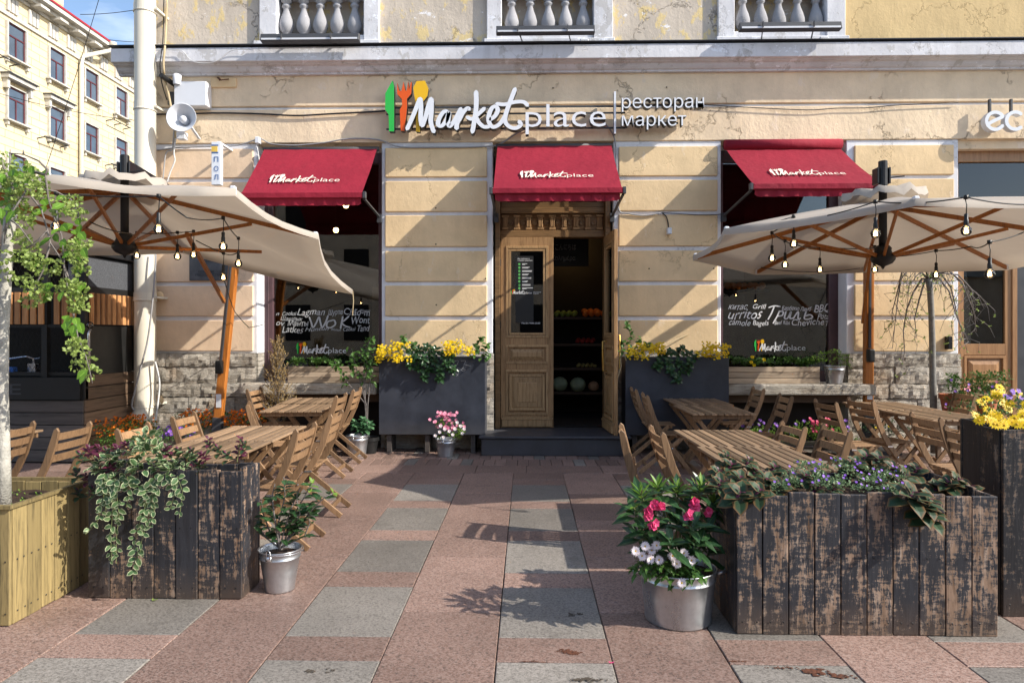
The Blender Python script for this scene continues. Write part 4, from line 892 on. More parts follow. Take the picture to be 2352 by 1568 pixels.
# greeting board inside the door
GBd = thing('greeting_board', 'black board with Japanese and Greek greetings inside above the doorway', 'board', (.95, 11.2, 2.9))
b = MB(); b.box(wx(1270, 11.2), wx(1352, 11.2), 11.2, 11.22, wz(612, 0, 11.2), wz(515, 0, 11.2)); b.build('board', m_blkp, GBd)
b = MB(); text_into(b, 'こんにちは', (wx(1276, 11.2), 11.198, wz(574, 0, 11.2)), (1,0,0), (0,0,1), wx(1323, 11.2)-wx(1276, 11.2), .12, .001); text_into(b, 'Καλημέρα', (wx(1268, 11.2), 11.198, wz(598, 0, 11.2)), (1,0,0), (0,0,1), wx(1322, 11.2)-wx(1268, 11.2), .11, .001); b.build('greeting_text', m_glet, GBd)

# ================================================================ WALL FITTINGS, LEFT CORNER
DP = thing('downpipe', 'thick cream rainwater downpipe at the left corner of the building', 'downpipe', (-5.28, 9.42, 0))
x = wx(334, 9.42); rP = 23/1568*9.42
b = MB(); b.tube([(x, 9.42, 9), (x, 9.42, .62), (x, 9.40, .52), (x-.02, 9.34, .43), (x-.04, 9.24, .36)], [rP]*4+[rP*1.02], 28, cap=False)
b.build('pipe', m_pipe, DP, smooth=True)
b = MB(); b.tube([(x-.04, 9.24, .36), (x-.05, 9.21, .34)], [rP*1.0, rP*1.04], 28, cap=False); b.tube([(x-.035, 9.26, .375), (x-.045, 9.225, .352)], rP*.96, 28); b.build('spout', [m_dgry], DP, smooth=True)
for v in (42, 262, 690, 930):
    b = MB(); z = wz(v); b.tube([(x, 9.42, z), (x, 9.42, z+.10)], rP+.006, 28, cap=False); b.lathe([(rP+.006, -.02), (rP+.012, -.015), (rP+.012, .0), (rP+.006, .005)], (x, 9.42, z), 28); b.box(x+rP, x+rP+.05, 9.38, 9.70, z+.02, z+.05); b.build('collar', m_pipe, DP, smooth=False)
EB = thing('utility_box', 'white metal utility box high on the wall right of the downpipe', 'box', (wx(437, 9.55), 9.6, wz(214)))
b = MB(); b.box(wx(400, 9.5), wx(474, 9.5), 9.50, 9.67, wz(243, -4.7, 9.5), wz(187, -4.7, 9.5)); b.build('box_door', m_box, EB, bevel=.008); b = MB(); b.box(wx(378, 9.5), wx(398, 9.5), 9.58, 9.67, wz(236, -4.9, 9.5), wz(206, -4.9, 9.5)); b.build('meter', m_dgry, EB, bevel=.006)
LS = thing('loudspeaker', 'grey white horn loudspeaker below the utility box', 'loudspeaker', (wx(416, 9.3), 9.4, wz(271)))
c = Vector((wx(417, 9.25), 9.25, wz(270, -4.7, 9.25))); ax = Vector((.12, -1, .05)).normalized(); M = Matrix.Translation(c) @ ax.to_track_quat('Z', 'Y').to_matrix().to_4x4()
b = MB(); prof = [(.045,-.26),(.05,-.22),(.07,-.16),(.11,-.08),(.16,-.02),(.195,.0),(.20,.006),(.19,.0),(.155,-.025),(.105,-.085),(.065,-.16),(.02,-.2)]; b.lathe(prof, (0,0,0), 32, M=M); b.build('horn', m_box, LS, smooth=True)
b = MB(); b.lathe([(.05,-.17),(.05,-.06),(.035,-.03),(.001,-.028)], (0,0,0), 20, M=M); b.build('inner_cone', m_box, LS, smooth=True)
b = MB(); b.bar(c+Vector((.02,.2,-.05)), c+Vector((.05,.42,-.18)), .04, .02); b.bar(c+Vector((-.2,.3,.02)), c+Vector((0,.26,0)), .03); b.box(c.x-.24, c.x-.14, 9.55, 9.66, c.z-.05, c.z+.08); b.box(c.x-.20, c.x-.08, 9.5, 9.6, c.z-.22, c.z-.12); b.build('bracket', m_box, LS, bevel=.004)
CM = thing('cctv_camera', 'small dark camera beside a white cap above the utility box corner', 'camera', (wx(392,9.5), 9.6, wz(192)))
b = MB(); b.tube([(wx(383,9.5), 9.35, wz(188)), (wx(395,9.5), 9.66, wz(196))], .035, 12); b.build('camera_body', m_blkp, CM, smooth=False); b = MB(); b.lathe([(.05,-.08),(.06,.05),(.04,.07),(.001,.075)], (wx(403,9.45), 9.5, wz(188)), 14); b.build('lamp_cap', m_box, CM, smooth=True)
SB_ = thing('wall_bracket', 'ochre painted wooden plate with a bent metal bracket under the cornice', 'bracket', (wx(517), 9.66, wz(186)))
b = MB(); b.box(wx(488), wx(546), 9.65, 9.69, wz(198), wz(177)); b.build('plate', m_block, SB_, bevel=.004); b = MB(); b.bar((wx(505), 9.65, wz(176)), (wx(520), 9.52, wz(190)), .03, .012); b.bar((wx(528), 9.65, wz(180)), (wx(518), 9.52, wz(190)), .03, .012); b.build('iron', m_stain, SB_)
ST = thing('street_name_sign', 'tall narrow white sign with a blue and yellow band and three blue letters', 'sign', (wx(498, 9.2), 9.3, wz(374)))
x0, x1 = wx(487.5, 9.2), wx(508.5, 9.2); b = MB(); b.box(x0, x1, 9.18, 9.26, wz(425, -4.2, 9.2), wz(327, -4.2, 9.2)); b.build('sign_box', m_signw, ST, bevel=.004)
m_blue = plain('sign_blue', (.03,.12,.35), .5, rv=0); m_yel = plain('sign_yellow', (.75,.50,.10), .5, rv=0)
b = MB(); b.box(x0+.002, x1-.03, 9.176, 9.18, wz(336, -4.2, 9.2), wz(333.5, -4.2, 9.2)); b.box(x0+.002, x1-.03, 9.176, 9.18, wz(353, -4.2, 9.2), wz(350.5, -4.2, 9.2))
for s_, v in (('П', 373), ('О', 394.5), ('Л', 414)):
    text_into(b, s_, ((x0+x1)/2+.005, 9.176, wz(v, -4.2, 9.2)-.0), (1,0,0), (0,0,1), .062, .095, .001, .006, align='CENTER')
b.build('letters', m_blue, ST)
b = MB(); b.box(x0+.002, x1-.04, 9.177, 9.18, wz(350, -4.2, 9.2), wz(337, -4.2, 9.2)); b.build('yellow_band', m_yel, ST); b = MB(); b.box((x0+x1)/2-.02, (x0+x1)/2+.02, 9.26, 9.68, wz(345), wz(341)); b.build('bracket', m_box, ST)
PQ = thing('memorial_plaque', 'grey metal memorial plaque with raised Cyrillic text half hidden by the left umbrella', 'plaque', (wx(488), 9.66, wz(610)))
x0, x1 = wx(440), wx(536); b = MB(); b.box(x0, x1, 9.635, 9.667, wz(644), wz(560)); b.build('plate', plain('weathered_plaque', (.10,.105,.115), .45, .5, .3, 9, .3), PQ, bevel=.006)
b = MB()
for i, s_ in enumerate(('ПАМЯТНИК', 'АРХИТЕКТУРЫ', 'ДОМ', 'ОХРАНЯЕТСЯ', 'ГОСУДАРСТВОМ')): text_into(b, s_, ((x0+x1)/2, 9.634, wz((575, 587, 600, 626, 634)[i])), (1,0,0), (0,0,1), (.32,.40,.12,.34,.42)[i], .05, .003, .002, align='CENTER')
b.build('raised_text', plain('plaque_text', (.06,.06,.065), .5, .5), PQ)
b = MB(); b.lathe([(.001,-.05),(.05,-.05),(.07,-.02),(.05,0)], (0,0,0), 14, M=Matrix.Translation((wx(366,9.6), 9.62, wz(680))) @ Matrix.Rotation(R(-90), 4, 'X')); tag(b.build('wall_rosette', m_block, smooth=True), 'small round ochre wall knob beside the downpipe, upper one', 'knob')
b = MB(); b.lathe([(.001,-.05),(.05,-.05),(.07,-.02),(.05,0)], (0,0,0), 14, M=Matrix.Translation((wx(366,9.5), 9.52, wz(917))) @ Matrix.Rotation(R(-90), 4, 'X')); tag(b.build('wall_rosette', m_block, smooth=True), 'small round ochre wall knob beside the downpipe, lower one', 'knob')
def cable(lab, pts, r=.008, mt=None, Y=9.65, name='cable'):
    b = MB(); P = [Vector((wx(p[0], p[2] if len(p) > 2 else Y), p[2] if len(p) > 2 else Y, wz(p[1], wx(p[0]), p[2] if len(p) > 2 else Y))) for p in pts]
    S = []
    for i in range(len(P)-1):
        for j in range(4):
            t = j/4; p0 = P[max(i-1,0)]; p1 = P[i]; p2 = P[i+1]; p3 = P[min(i+2, len(P)-1)]; S.append(.5*((2*p1)+(p2-p0)*t+(2*p0-5*p1+4*p2-p3)*t*t+(3*p1-p0-3*p2+p3)*t**3))
    S.append(P[-1]); b.tube(S, r, 6); return tag(b.build(name, mt or m_cable, smooth=True), lab, 'cable')
cable('grey cable swagging from the wall corner over the left awning to the sign', [(357,346),(405,340),(470,337),(530,336),(562,330),(588,321),(600,319),(625,331),(680,334),(745,328),(800,319),(860,320),(890,328),(920,338),(1000,339),(1115,337),(1150,330),(1190,305),(1225,290)], .010)
cable('black cable bundle running in the upper groove from the corner to the sign', [(357,263),(430,262),(500,260),(600,262),(680,266),(760,262),(860,257),(885,255)], .012, m_blk)
cable('grey cable dropping from the sign past the door awning to the door corner', [(1360,262),(1395,290),(1413,325),(1417,400),(1421,480),(1440,490),(1480,495),(1520,489)], .011, m_cable)
cable('thin black cable running from the small grey box to the right window', [(1520,489),(1570,492),(1620,494),(1660,492)], .006, m_blk)
cable('thin brown wire in the groove right of the sign', [(1600,240),(1700,246),(1850,253),(1920,249),(1990,248),(2060,242),(2200,236)], .006, m_blk)
cable('white cable drooping under the cornice left of the lamp bar', [(357,118),(372,115),(400,116),(420,118),(440,140),(470,146),(500,140),(530,118),(560,114),(583,116)], .006, m_cablew, 9.40)
cable('yellow and white cable bundle running down beside the downpipe', [(384,0,9.6),(382,60,9.6),(380,100,9.5),(379,112,9.38),(376,140,9.38),(377,165,9.40),(378,180,9.5),(386,210,9.5),(392,240,9.5),(398,275,9.55),(404,300,9.6),(402,330,9.62)], .016, m_rope)
cable('thin dark cable dropping from the roof beside the downpipe', [(377,0,9.62),(376,60,9.6),(374,104,9.45),(372,118,9.38),(368,150,9.38),(372,190,9.55),(384,230,9.6)], .008, m_blk)
cable('grey cable looping from the loudspeaker down behind the umbrella', [(400,300),(398,325),(396,345),(382,352),(376,400),(374,420)], .010, m_cable, 9.6)
cable('second grey cable beside the one under the loudspeaker', [(404,318),(400,350),(402,370),(392,395),(384,420)], .010, m_cablew, 9.58)
cable('white cable hanging in front of the downpipe down to the ground', [(357,575,9.28),(358,600,9.26),(354,660,9.24),(348,720,9.2),(338,790,9.2),(322,850,9.2),(310,900,9.2),(303,930,9.25),(312,942,9.3),(318,935,9.3)], .012, m_cable)
cable('white cable loop beside the foot of the downpipe', [(357,830,9.3),(366,870,9.3),(366,900,9.3),(360,950,9.25),(356,985,9.2)], .012, m_cablew)
for (u, v, w_, lab) in ((593, 323, 9, 'small grey junction box left of the left awning'),(1537, 531, 8, 'small grey junction box hanging on the pier right of the door'),(2179, 787, 5, 'small black wall lamp on the pier beside the wooden shop door')):
    t_ = MB(); x = wx(u, 9.62); z = wz(v, x, 9.62); h_ = .045; t_.box(x-.03, x+.03, 9.58, 9.67, z-(.09 if w_ == 5 else .045), z+(.09 if w_ == 5 else .045)); tag(t_.build('junction_box' if w_ != 5 else 'wall_lamp', m_box if w_ != 5 else m_blk, bevel=.006), lab, 'box' if w_ != 5 else 'lamp')
cable('short black cable feeding the hanging junction box', [(1520,489),(1530,497),(1534,510),(1536,525)], .008, m_blk)
# rope holding the door leaf
b = MB(); a_ = Vector((1.26, 9.2, 1.38)); b.tube([a_.lerp(Vector((wx(1583,9.6), 9.66, wz(768))), t/8) - Vector((0,0,.05*math.sin(math.pi*t/8))) for t in range(9)], .007, 6); b.tube([a_, a_+Vector((.01,-.02,-.2)), a_+Vector((-.04,-.02,-.36))], .006, 5); b.tube([a_+Vector((.05,0,0)), a_+Vector((.08,-.01,-.12))], .006, 5)
tag(b.build('rope', m_rope), 'pale twine tied from the open door leaf to the wall', 'rope')

# ================================================================ UMBRELLAS
def umbrella(lab, C, hub, top, col, apex, tips, ribs, post, brace, sag=.10, pull=.035, dome=.02, sf=None):
    U_ = thing('cantilever_umbrella', lab, 'umbrella', (post[0][0], post[0][1], 0)); C = Vector(C)
    tips = [Vector(t) for t in tips]; n = len(tips); b = MB(); ring = []; m_ = 8; e = 5
    A = Vector((C.x, C.y, apex)); vs = []; fs = []
    for k in range(n):
        t0, t1 = tips[k], tips[(k+1) % n]
        for j in range(e):
            s_ = j/e; rim = t0.lerp(t1, s_); rim = rim.lerp(Vector((C.x, C.y, rim.z)), .0+pull*math.sin(math.pi*s_))
            for i in range(1, m_+1):
                q = i/m_; p = A.lerp(rim, q); sg = sag*math.sin(math.pi*s_)*q*(1.15-q)*1.4; p.z -= sg; p.z += dome*math.sin(math.pi*q); vs.append(p)
    N_ = n*e; vs.append(A)
    for k in range(N_):
        k2 = (k+1) % N_
        fs.append((N_*m_, k*m_, k2*m_))
        for i in range(m_-1): fs.append((k*m_+i, k*m_+i+1, k2*m_+i+1, k2*m_+i))
    hem = []
    for k in range(N_):
        p = vs[k*m_+m_-1]; vs.append(p + Vector((0,0,-.06)))
    o_ = N_*m_+1
    for k in range(N_): k2 = (k+1) % N_; fs.append((k*m_+m_-1, o_+k, o_+k2, k2*m_+m_-1))
    b.add(vs, fs); b.build('canopy', m_canvas, U_, smooth=True)
    # wind vent cap
    b = MB(); vs = []; fs = []
    for k in range(32):
        a_ = 2*math.pi*k/32
        for i, rr in enumerate((.05, .20, .38, .40)): vs.append(Vector((C.x+rr*math.cos(a_)*(1+.05*math.sin(9*a_)), C.y+rr*math.sin(a_), apex+.11 - rr*.10 + (.022*math.sin(9*a_+1)+.018*math.sin(17*a_))*min(i,2)*.5 - (.07 if i == 3 else 0))))
    for k in range(32):
        for i in range(3): k2 = (k+1) % 32; fs.append((k*4+i, k*4+i+1, k2*4+i+1, k2*4+i))
    b.add(vs, fs); b.build('vent_cap', m_canvas, U_, smooth=True)
    H = Vector((C.x, C.y, hub)); T = Vector((C.x, C.y, col))
    b = MB(); b.tube([(C.x, C.y, top), (C.x, C.y, hub)], .040, 16); b.build('mast', m_blk, U_, smooth=True)
    b = MB(); b.lathe([(.001,-.13),(.012,-.12),(.02,-.10),(.09,-.07),(.12,-.03),(.12,.01),(.09,.04),(.08,.07),(.085,.09),(.06,.12)], H, 20); b.build('hub', m_blk, U_, smooth=True)
    b = MB(); b.lathe([(.04,-.03),(.07,-.02),(.07,.03),(.04,.04)], T, 18); b.build('collar', m_blk, U_, smooth=True)
    for k in range(n):
        t = tips[k] + Vector((0,0,-.03)); d = (Vector((C.x,C.y,t.z))-t).normalized(); t = t + d*.03; fr_ = (sf or {}).get(k, .54)
        if not ribs[k]: b = MB(); b.bar(H + (t-H).normalized()*.08, T.lerp(t, fr_), .024, .036); b.build('strut', m_rib, U_, bevel=.003); continue
        b = MB(); b.bar(T.lerp(t, .03), t, .028, .045); rb = b.build('rib', m_rib, U_, bevel=.003)
        b = MB(); b.bar(H + (t-H).normalized()*.08, T.lerp(t, fr_) + Vector((0,0,-.03)), .024, .036); b.build('strut', m_rib, rb, bevel=.003)
        b = MB(); b.box(t.x-.02, t.x+.02, t.y-.02, t.y+.02, t.z-.02, t.z+.05); b.build('tip_clip', m_signw, rb, bevel=.006)
    p0, p1 = Vector(post[0]), Vector(post[1]); zt_ = top - .10
    b = MB(); b.bar(p0.lerp(p1, .16), p1, .115, .085, (0,1,0)); b.build('post', m_teak, U_, bevel=.008)
    b = MB(); b.bar(p0, p0.lerp(p1, .165), .125, .10, (0,1,0)); b.box(p0.x-.35, p0.x+.35, p0.y-.22, p0.y+.22, .0, .05); b.build('base_shoe', m_dgry, U_, bevel=.006)
    b = MB(); q0 = p0.lerp(p1, .42); b.bar(q0+Vector((-.015,-.07,0)), p1+Vector((-.015,-.07,0)), .028, .03, (0,1,0)); b.build('track', m_steel if 0 else m_dgry, U_)
    b = MB(); q1 = p0.lerp(p1, .39); b.box(q1.x-.06, q1.x+.03, q1.y-.14, q1.y-.05, q1.z-.09, q1.z+.09); b.build('crank_box', m_blkp, U_, bevel=.02)
    b = MB(); q2 = p0.lerp(p1, .24); b.box(q2.x-.035, q2.x+.035, q2.y-.052, q2.y-.050, q2.z-.09, q2.z+.09); b.build('sticker', m_box, U_)
    b = MB(); hd = Vector((C.x, C.y, zt_)); b.bar(hd, p1+Vector((0,0,-.03)), .03, .14); b.build('arm', m_blk, U_, bevel=.004)
    b = MB(); b.tube([(C.x, C.y, top-.26), (C.x, C.y, top+.0)], .045, 16); b.box(C.x-.07, C.x-.05, C.y-.03, C.y+.09, zt_-.14, zt_+.03); b.box(C.x+.05, C.x+.07, C.y-.03, C.y+.09, zt_-.14, zt_+.03); b.tube([(C.x+.05, C.y-.02, zt_-.08), (C.x+.2, C.y-.05, zt_-.07)], .008, 6); b.build('mast_head', m_blk, U_, bevel=.004)
    b = MB(); b.bar(brace[0], brace[1], .035, .05); b.build('brace', m_rib, U_)
    return U_
RT_ = [(2.97,5.2,2.653),(1.795,6.2,2.575),(1.854,7.6,2.495),(2.95,8.8,2.44),(4.5,9.1,2.494),(5.85,8.3,2.454),(5.95,6.8,2.55),(4.95,5.5,2.72)]
RT_ = [(x, y, z) for x, y, z in RT_]
umbrella('cream cantilever umbrella on the right, on a wooden post behind the right tables', (3.76,7.2+.08,0), 2.43, 3.44, 2.97, 3.03, [(x, y+.021*x, z) for x, y, z in RT_], [1]*8,
         (((1993-1209)/1568*9.36, 9.46, 0), ((1996-1209)/1568*9.36, 9.46, 3.40)), ((4.57, 9.38, 1.78), (4.15, 8.3, 2.66)), .06)
LT_ = [(-3.52,5.0,2.79),(-2.26,5.3,2.75),(-2.19,7.2,2.674),(-2.16,8.5,2.168),(-4.5,8.95,2.737),(-5.64,8.2,2.62),(-6.2,7.0,2.68),(-5.5,5.6,2.76)]
umbrella('cream cantilever umbrella on the left with one drooping corner and an orange wooden post', (-4.12,6.92,0), 2.525, 3.45, 3.096, 3.13, [(x, y+.021*x, z) for x, y, z in LT_], [1,1,1,0,1,1,1,1],
         ((-4.19,9.1,0), (-3.883,9.1,3.02)), ((-4.02,9.0,2.05), (-3.72,7.4,2.72)), .10, .05, .02, {2: .66, 3: .56})
b = MB(); p = Vector((-2.16, 8.45, 2.15)); b.tube([p, p+Vector((.01,0,-.12)), p+Vector((-.005,.01,-.3))], .006, 5); tag(b.build('tie_cord', m_rope), 'frayed cord hanging from the drooping corner of the left umbrella', 'cord')
# string lights
def bulb_string(lab, items, links, wid=.068):
    T_ = None; P = []
    for (u, v, w_) in items:
        Z = wid*1568/w_; P.append(at(u, v, Z))
    T_ = thing('string_light', lab, 'string light', tuple(P[0]))
    proto = None
    for p in P:
        sk = MB(); sk.lathe([(.001,.13),(.012,.125),(.015,.12),(.013,.085),(.0165,.08),(.0175,.040),(.016,.036),(.001,.036)], p, 14)
        sk.tube([p+Vector((0,0,.125)), p+Vector((.004,0,.19)), p+Vector((0,.01,.24))], .004, 6); sk.box(p.x-.012, p.x+.012, p.y-.01, p.y+.014, p.z+.235, p.z+.265)
        so_ = sk.build('lamp_socket', m_blkp, T_, smooth=True)
        g = MB(); g.lathe([(.001,-.040),(.020,-.034),(.033,-.020),(.038,0),(.034,.017),(.021,.033),(.017,.042)], p, 18); g.build('bulb', m_bulb, so_, smooth=True)
        g = MB()
        for k in range(4): a_ = k*1.57; g.tube([p+Vector((.012*math.cos(a_), .012*math.sin(a_), -.018)), p+Vector((.006*math.cos(a_), .006*math.sin(a_), .018))], .0042, 5)
        g.build('filament', m_fil, so_)
    Q = [p+Vector((0,0,.25)) for p in P]
    for l in links:
        b = MB()
        pts = [Q[q] if isinstance(q, int) else Vector(q) for q in l]
        for i in range(len(pts)-1):
            a_, c_ = pts[i], pts[i+1]; L = (c_-a_).length; b.tube([a_.lerp(c_, t/8) - Vector((0,0,.22*L*.25*4*(t/8)*(1-t/8)*.35)) for t in range(9)], .0055, 6)
        b.build('cord', m_blkp, T_, smooth=True)
bulb_string('string of nine lit bulbs under the right umbrella', [(1773,593,15.9),(1823,560,17.2),(1803,608,14.9),(1883,619,14.3),(2011,536.5,20),(2009,619,14.3),(2219,530,21),(2150,631,15),(2273,629,19.9)],
            [[(1.92,6.2,2.55),1,0,2,at(1832,563,6.6),3,at(1990,571,7.2),5],[at(1900,495,5.4),4,at(2110,466,5.25),6,at(2352,470,5.3)],[at(2050,590,7.2),7,at(2230,566,6.6),8,at(2352,533,5.6)],[at(1748,614,8.5), at(1850,624,8.7), at(1975,616,9.0)]])
bulb_string('string of eight lit bulbs under the left umbrella', [(365,526.5,20.7),(315,587,14.3),(408,589,15),(445,585,14.6),(513,566,17.8),(548,605,15.7),(513.6,637,15),(130,521,21)],
            [[7, 0, at(430,500,5.1), 4, 5], [at(208,510,5.6), at(300,536,6.6), 1, 2, 3, at(440,540,7.0)], [at(450,552,7), 6, at(548,580,6.3)], [at(515,640,7.5), at(540,716,9.0), at(572,752,9.4), at(605,745,9.6)]])
# ================================================================ CHAIRS AND TABLES
m_bolt = m_steel
def make_chair(folded=False):
    t = thing('folding_chair', 'x', 'chair', (0,0,0), local=True)
    pr_ = [(-.275,.895),(-.25,.80),(-.205,.66),(-.15,.54),(-.085,.43),(.24,.0)] if not folded else [(-.255,.895),(-.235,.80),(-.20,.66),(-.165,.54),(-.13,.43),(.02,.0)]
    for sx in (-1, 1):
        b = MB(); x0, x1 = (sx*.205-.011, sx*.205+.011); P = [Vector((0,y,z)) for y, z in pr_]; L = []; Rr = []
        for i, p in enumerate(P):
            d = (P[min(i+1,5)]-P[max(i-1,0)]).normalized(); nn = Vector((0, -d.z, d.y)); w_ = (.020,.026,.027,.027,.027,.021)[i]; L.append(p+nn*w_); Rr.append(p-nn*w_)
        ring = [P[0]+Vector((0,-.004,.022))] + L + Rr[::-1]; n = len(ring)
        poly = [(q.y, q.z) for q in ring]; b.prism(poly, lambda y, z, d: Vector((d, y, z)), x0, x1); b.build('leg', m_chair, t, bevel=.003)
        b = MB(); lb = ((.15,.435),(-.36,.0)) if not folded else ((.02,.47),(-.10,.0))
        xx = sx*.178; b.bar((xx, lb[0][0], lb[0][1]), (xx, lb[1][0], lb[1][1]+.012), .020, .046, (0,1,1)); b.build('leg', m_chair, t, bevel=.003)
        b = MB(); q = Vector((sx*.219, .01 if not folded else -.03, .30)); b.lathe([(.001,.006),(.008,.004),(.010,0)], (0,0,0), 8, M=Matrix.Translation(q) @ Matrix.Rotation(R(90*sx), 4, 'Y')); b.box(sx*.218-.003, sx*.218+.003, -.11, -.05, .41, .425); b.build('hinge_bolt', m_bolt, t)
    b = MB()
    for (y, z) in ((-.268,.845),(-.243,.762),(-.214,.678)):
        if folded: y += .02
        vs = []; n = 6
        for i in range(n+1):
            x = -.194+.388*i/n; c = -.014*(1-(2*i/n-1)**2)
            for dy, dz in ((-.008,-.027),(.008,-.027),(.008,.027),(-.008,.027)): vs.append((x, y+c+dy+dz*-.25, z+dz))
        fs = [(0,1,2,3), (4*n+3,4*n+2,4*n+1,4*n)] + [(i*4+j, (i+1)*4+j, (i+1)*4+(j+1) % 4, i*4+(j+1) % 4) for i in range(n) for j in range(4)]
        b.add(vs, fs)
    b.build('backrest', m_chair, t)
    b = MB()
    if not folded:
        for i in range(6): x = -.165+.058*i; b.box(x, x+.048, -.14, .235, .438, .454)
        b.box(-.165, .175, -.11, -.085, .412, .438); b.box(-.165, .175, .17, .195, .405, .438)
    else:
        for i in range(6): x = -.165+.058*i; b.box(x, x+.048, -.16, -.145, .30, .66)
        b.box(-.165, .175, -.145, -.12, .35, .375)
    b.build('seat', m_chair, t, bevel=.003)
    b = MB()
    if not folded: b.bar((-.168,-.27,.085), (.168,-.27,.085), .018, .042); b.build('stretcher', m_chair, t, bevel=.003); b = MB(); b.bar((-.19,.17,.10), (.19,.17,.10), .018, .042)
    else: b.bar((-.168,-.09,.085), (.168,-.09,.085), .018, .042)
    b.build('stretcher', m_chair, t, bevel=.003)
    return t
chair0 = make_chair(); fold0 = make_chair(True); used = set()
def place(x, Z, face, lab, folded=False, sc=1., grp='folding chairs around the left tables'):
    src = fold0 if folded else chair0
    if src in used: c = copy_tree(src)
    else: c = src; used.add(src)
    c.location = (x, gy(x, Z), 0); c.rotation_euler = (0, 0, R(face)); c.scale = (1,1,sc); c['label'] = lab; c['category'] = 'chair'; c['group'] = grp
    return c
# face: 90 -> forward is -X ; -90 -> forward is +X   (forward is +Y locally)
G1 = 'folding chairs around the left tables'; G2 = 'folding chairs around the right tables'
for x, Z, f, lab, fo, s_, g_ in (
 (-1.98, 5.30, 88, 'folding chair nearest the laurel bucket, on the walkway side of the left front table', 0, 1, G1),
 (-2.00, 6.20, 92, 'folding chair second from the laurel bucket, on the walkway side of the left tables', 0, 1, G1),
 (-2.40, 7.85, 90, 'folding chair third from the laurel bucket, on the walkway side of the left tables', 0, 1.02, G1),
 (-2.43, 8.70, 91, 'folding chair at the left rear table on the walkway side, beside the kale bucket', 0, 1.02, G1),
 (-2.76, 6.05, -88, 'folding chair with its back to the marigolds, left of the left front table', 0, 1, G1),
 (-2.78, 5.30, -90, 'folding chair behind the purple foliage, on the left side of the left front table', 0, 1, G1),
 (-2.72, 7.40, -70, 'folding chair pushed askew against the near left corner of the left rear table', 0, .97, G1),
 (-3.30, 8.95, -92, 'folding chair in front of the dried conifer left of the left rear table', 0, 1, G1),
 (-4.28, 5.35, 90, 'folding chair just right of the pale tree trunk at the left edge', 0, 1, G1),
 (-3.80, 5.32, 92, 'weathered folding chair between the pale tree trunk and the purple foliage', 0, 1, G1),
 (1.68, 8.95, -90, 'farthest folding chair beside the right dark planter, left of the right rear table', 0, 1, G2),
 (1.68, 8.08, -92, 'folding chair in front of the farthest one, left of the right rear table', 0, 1, G2),
 (.98, 5.18, -97, 'folded wooden chair standing outermost on the walkway side of the right front table', 1, 1, G2),
 (1.25, 5.12, -88, 'folding chair above the pink rhododendron, between the folded chair and the right front table', 0, 1, G2),
 (2.80, 9.05, 90, 'farthest folding chair right of the right rear table, below the wooden window box', 0, 1, G2),
 (2.75, 7.98, 88, 'folding chair on the right side of the right rear table, nearer the viewer', 0, 1, G2),
 (2.02, 5.85, 95, 'low grey weathered chair back right of the right front table', 0, .93, G2),
 (2.08, 5.18, 92, 'folding chair behind the purple flowering mass, at the right front table', 0, 1, G2),
 (3.46, 7.30, -84, 'dark folding chair with protruding back slats in front of the flower trays', 0, 1, G2),
 (3.93, 7.52, -80, 'folding chair at the near left corner of the far right table', 0, 1, G2),
 (3.78, 6.00, -88, 'folding chair partly behind the tall black planter, second nearest of the right group', 0, 1, G2),
 (3.55, 5.12, -86, 'folding chair half hidden behind the tall black planter, nearest of its row', 0, 1, G2),
 (5.12, 8.40, 88, 'folding chair between the weeping tree and the terracotta pots', 0, 1, G2)):
    place(x, Z, f, lab, fo, s_, g_)
def make_table():
    t = thing('slatted_table', 'x', 'table', (0,0,0), local=True)
    W, L = .70, .90; n = 10; b = MB()
    for i in range(n):
        x = -W/2 + i*W/n; b.box(x+.006, x+W/n-.006, -L/2, L/2, .735, .755)
    b.build('tabletop', m_table, t, bevel=.004)
    for y in (-L/2+.05, 0, L/2-.07): b = MB(); b.box(-W/2+.02, W/2-.02, y, y+.022, .69, .735); b.build('apron', m_chair, t, bevel=.002)
    for y in (-.31, .31):
        for s_ in (-1, 1):
            b = MB(); yy = y + s_*.014; b.bar((s_*.27, yy, .70), (-s_*.27, yy, .012), .045, .024, (0,1,0)); b.build('leg', m_chair, t, bevel=.003)
    for q_, z_ in ((-.22, .08), (.22, .08), (-.24, .66)): b = MB(); b.bar((q_,-.31,z_), (q_,.31,z_), .022, .04); b.build('stretcher', m_chair, t, bevel=.002)
    b = MB()
    for y in (-.335, .335): b.lathe([(.001,.006),(.009,.004),(.011,0)], (0,0,0), 8, M=Matrix.Translation((0, y-.01 if y < 0 else y+.01, .355)) @ Matrix.Rotation(R(90 if y < 0 else -90), 4, 'X'))
    b.build('bolt', m_bolt, t)
    return t
table0 = make_table(); tu = False
for i, (x, Z, rz, lab) in enumerate((
 (-2.41, 6.00, 1, 'slatted table in the left front pair, its far half'), (-2.40, 5.08, 1, 'slatted table in the left front pair, just behind the black planter foliage'),
 (-2.78, 8.85, 6, 'slatted table in the left rear pair, half sunlit against the window'), (-2.68, 8.10, 5, 'slatted table in the left rear pair, its near half'),
 (-4.72, 5.75, 0, 'slatted table at the far left behind the pale tree trunk'),
 (1.68, 5.72, 1, 'slatted table in the right front pair with a sunlit stripe across it'), (1.66, 4.80, 1, 'slatted table in the right front pair, just behind the big planter'),
 (2.19, 8.82, 1, 'slatted table in the right rear pair, against the dark wall planter'), (2.14, 7.85, 1, 'slatted table in the right rear pair, its near half'),
 (4.38, 8.25, 2, 'slatted table at the far right in front of the umbrella post'), (4.40, 7.33, 4, 'slatted table at the far right, its near half beside the yellow flowers'))):
    c = copy_tree(table0) if i else table0
    c.location = (x, gy(x, Z), 0); c.rotation_euler = (0,0,R(rz)); c['label'] = lab; c['category'] = 'table'; c['group'] = 'slatted cafe tables'

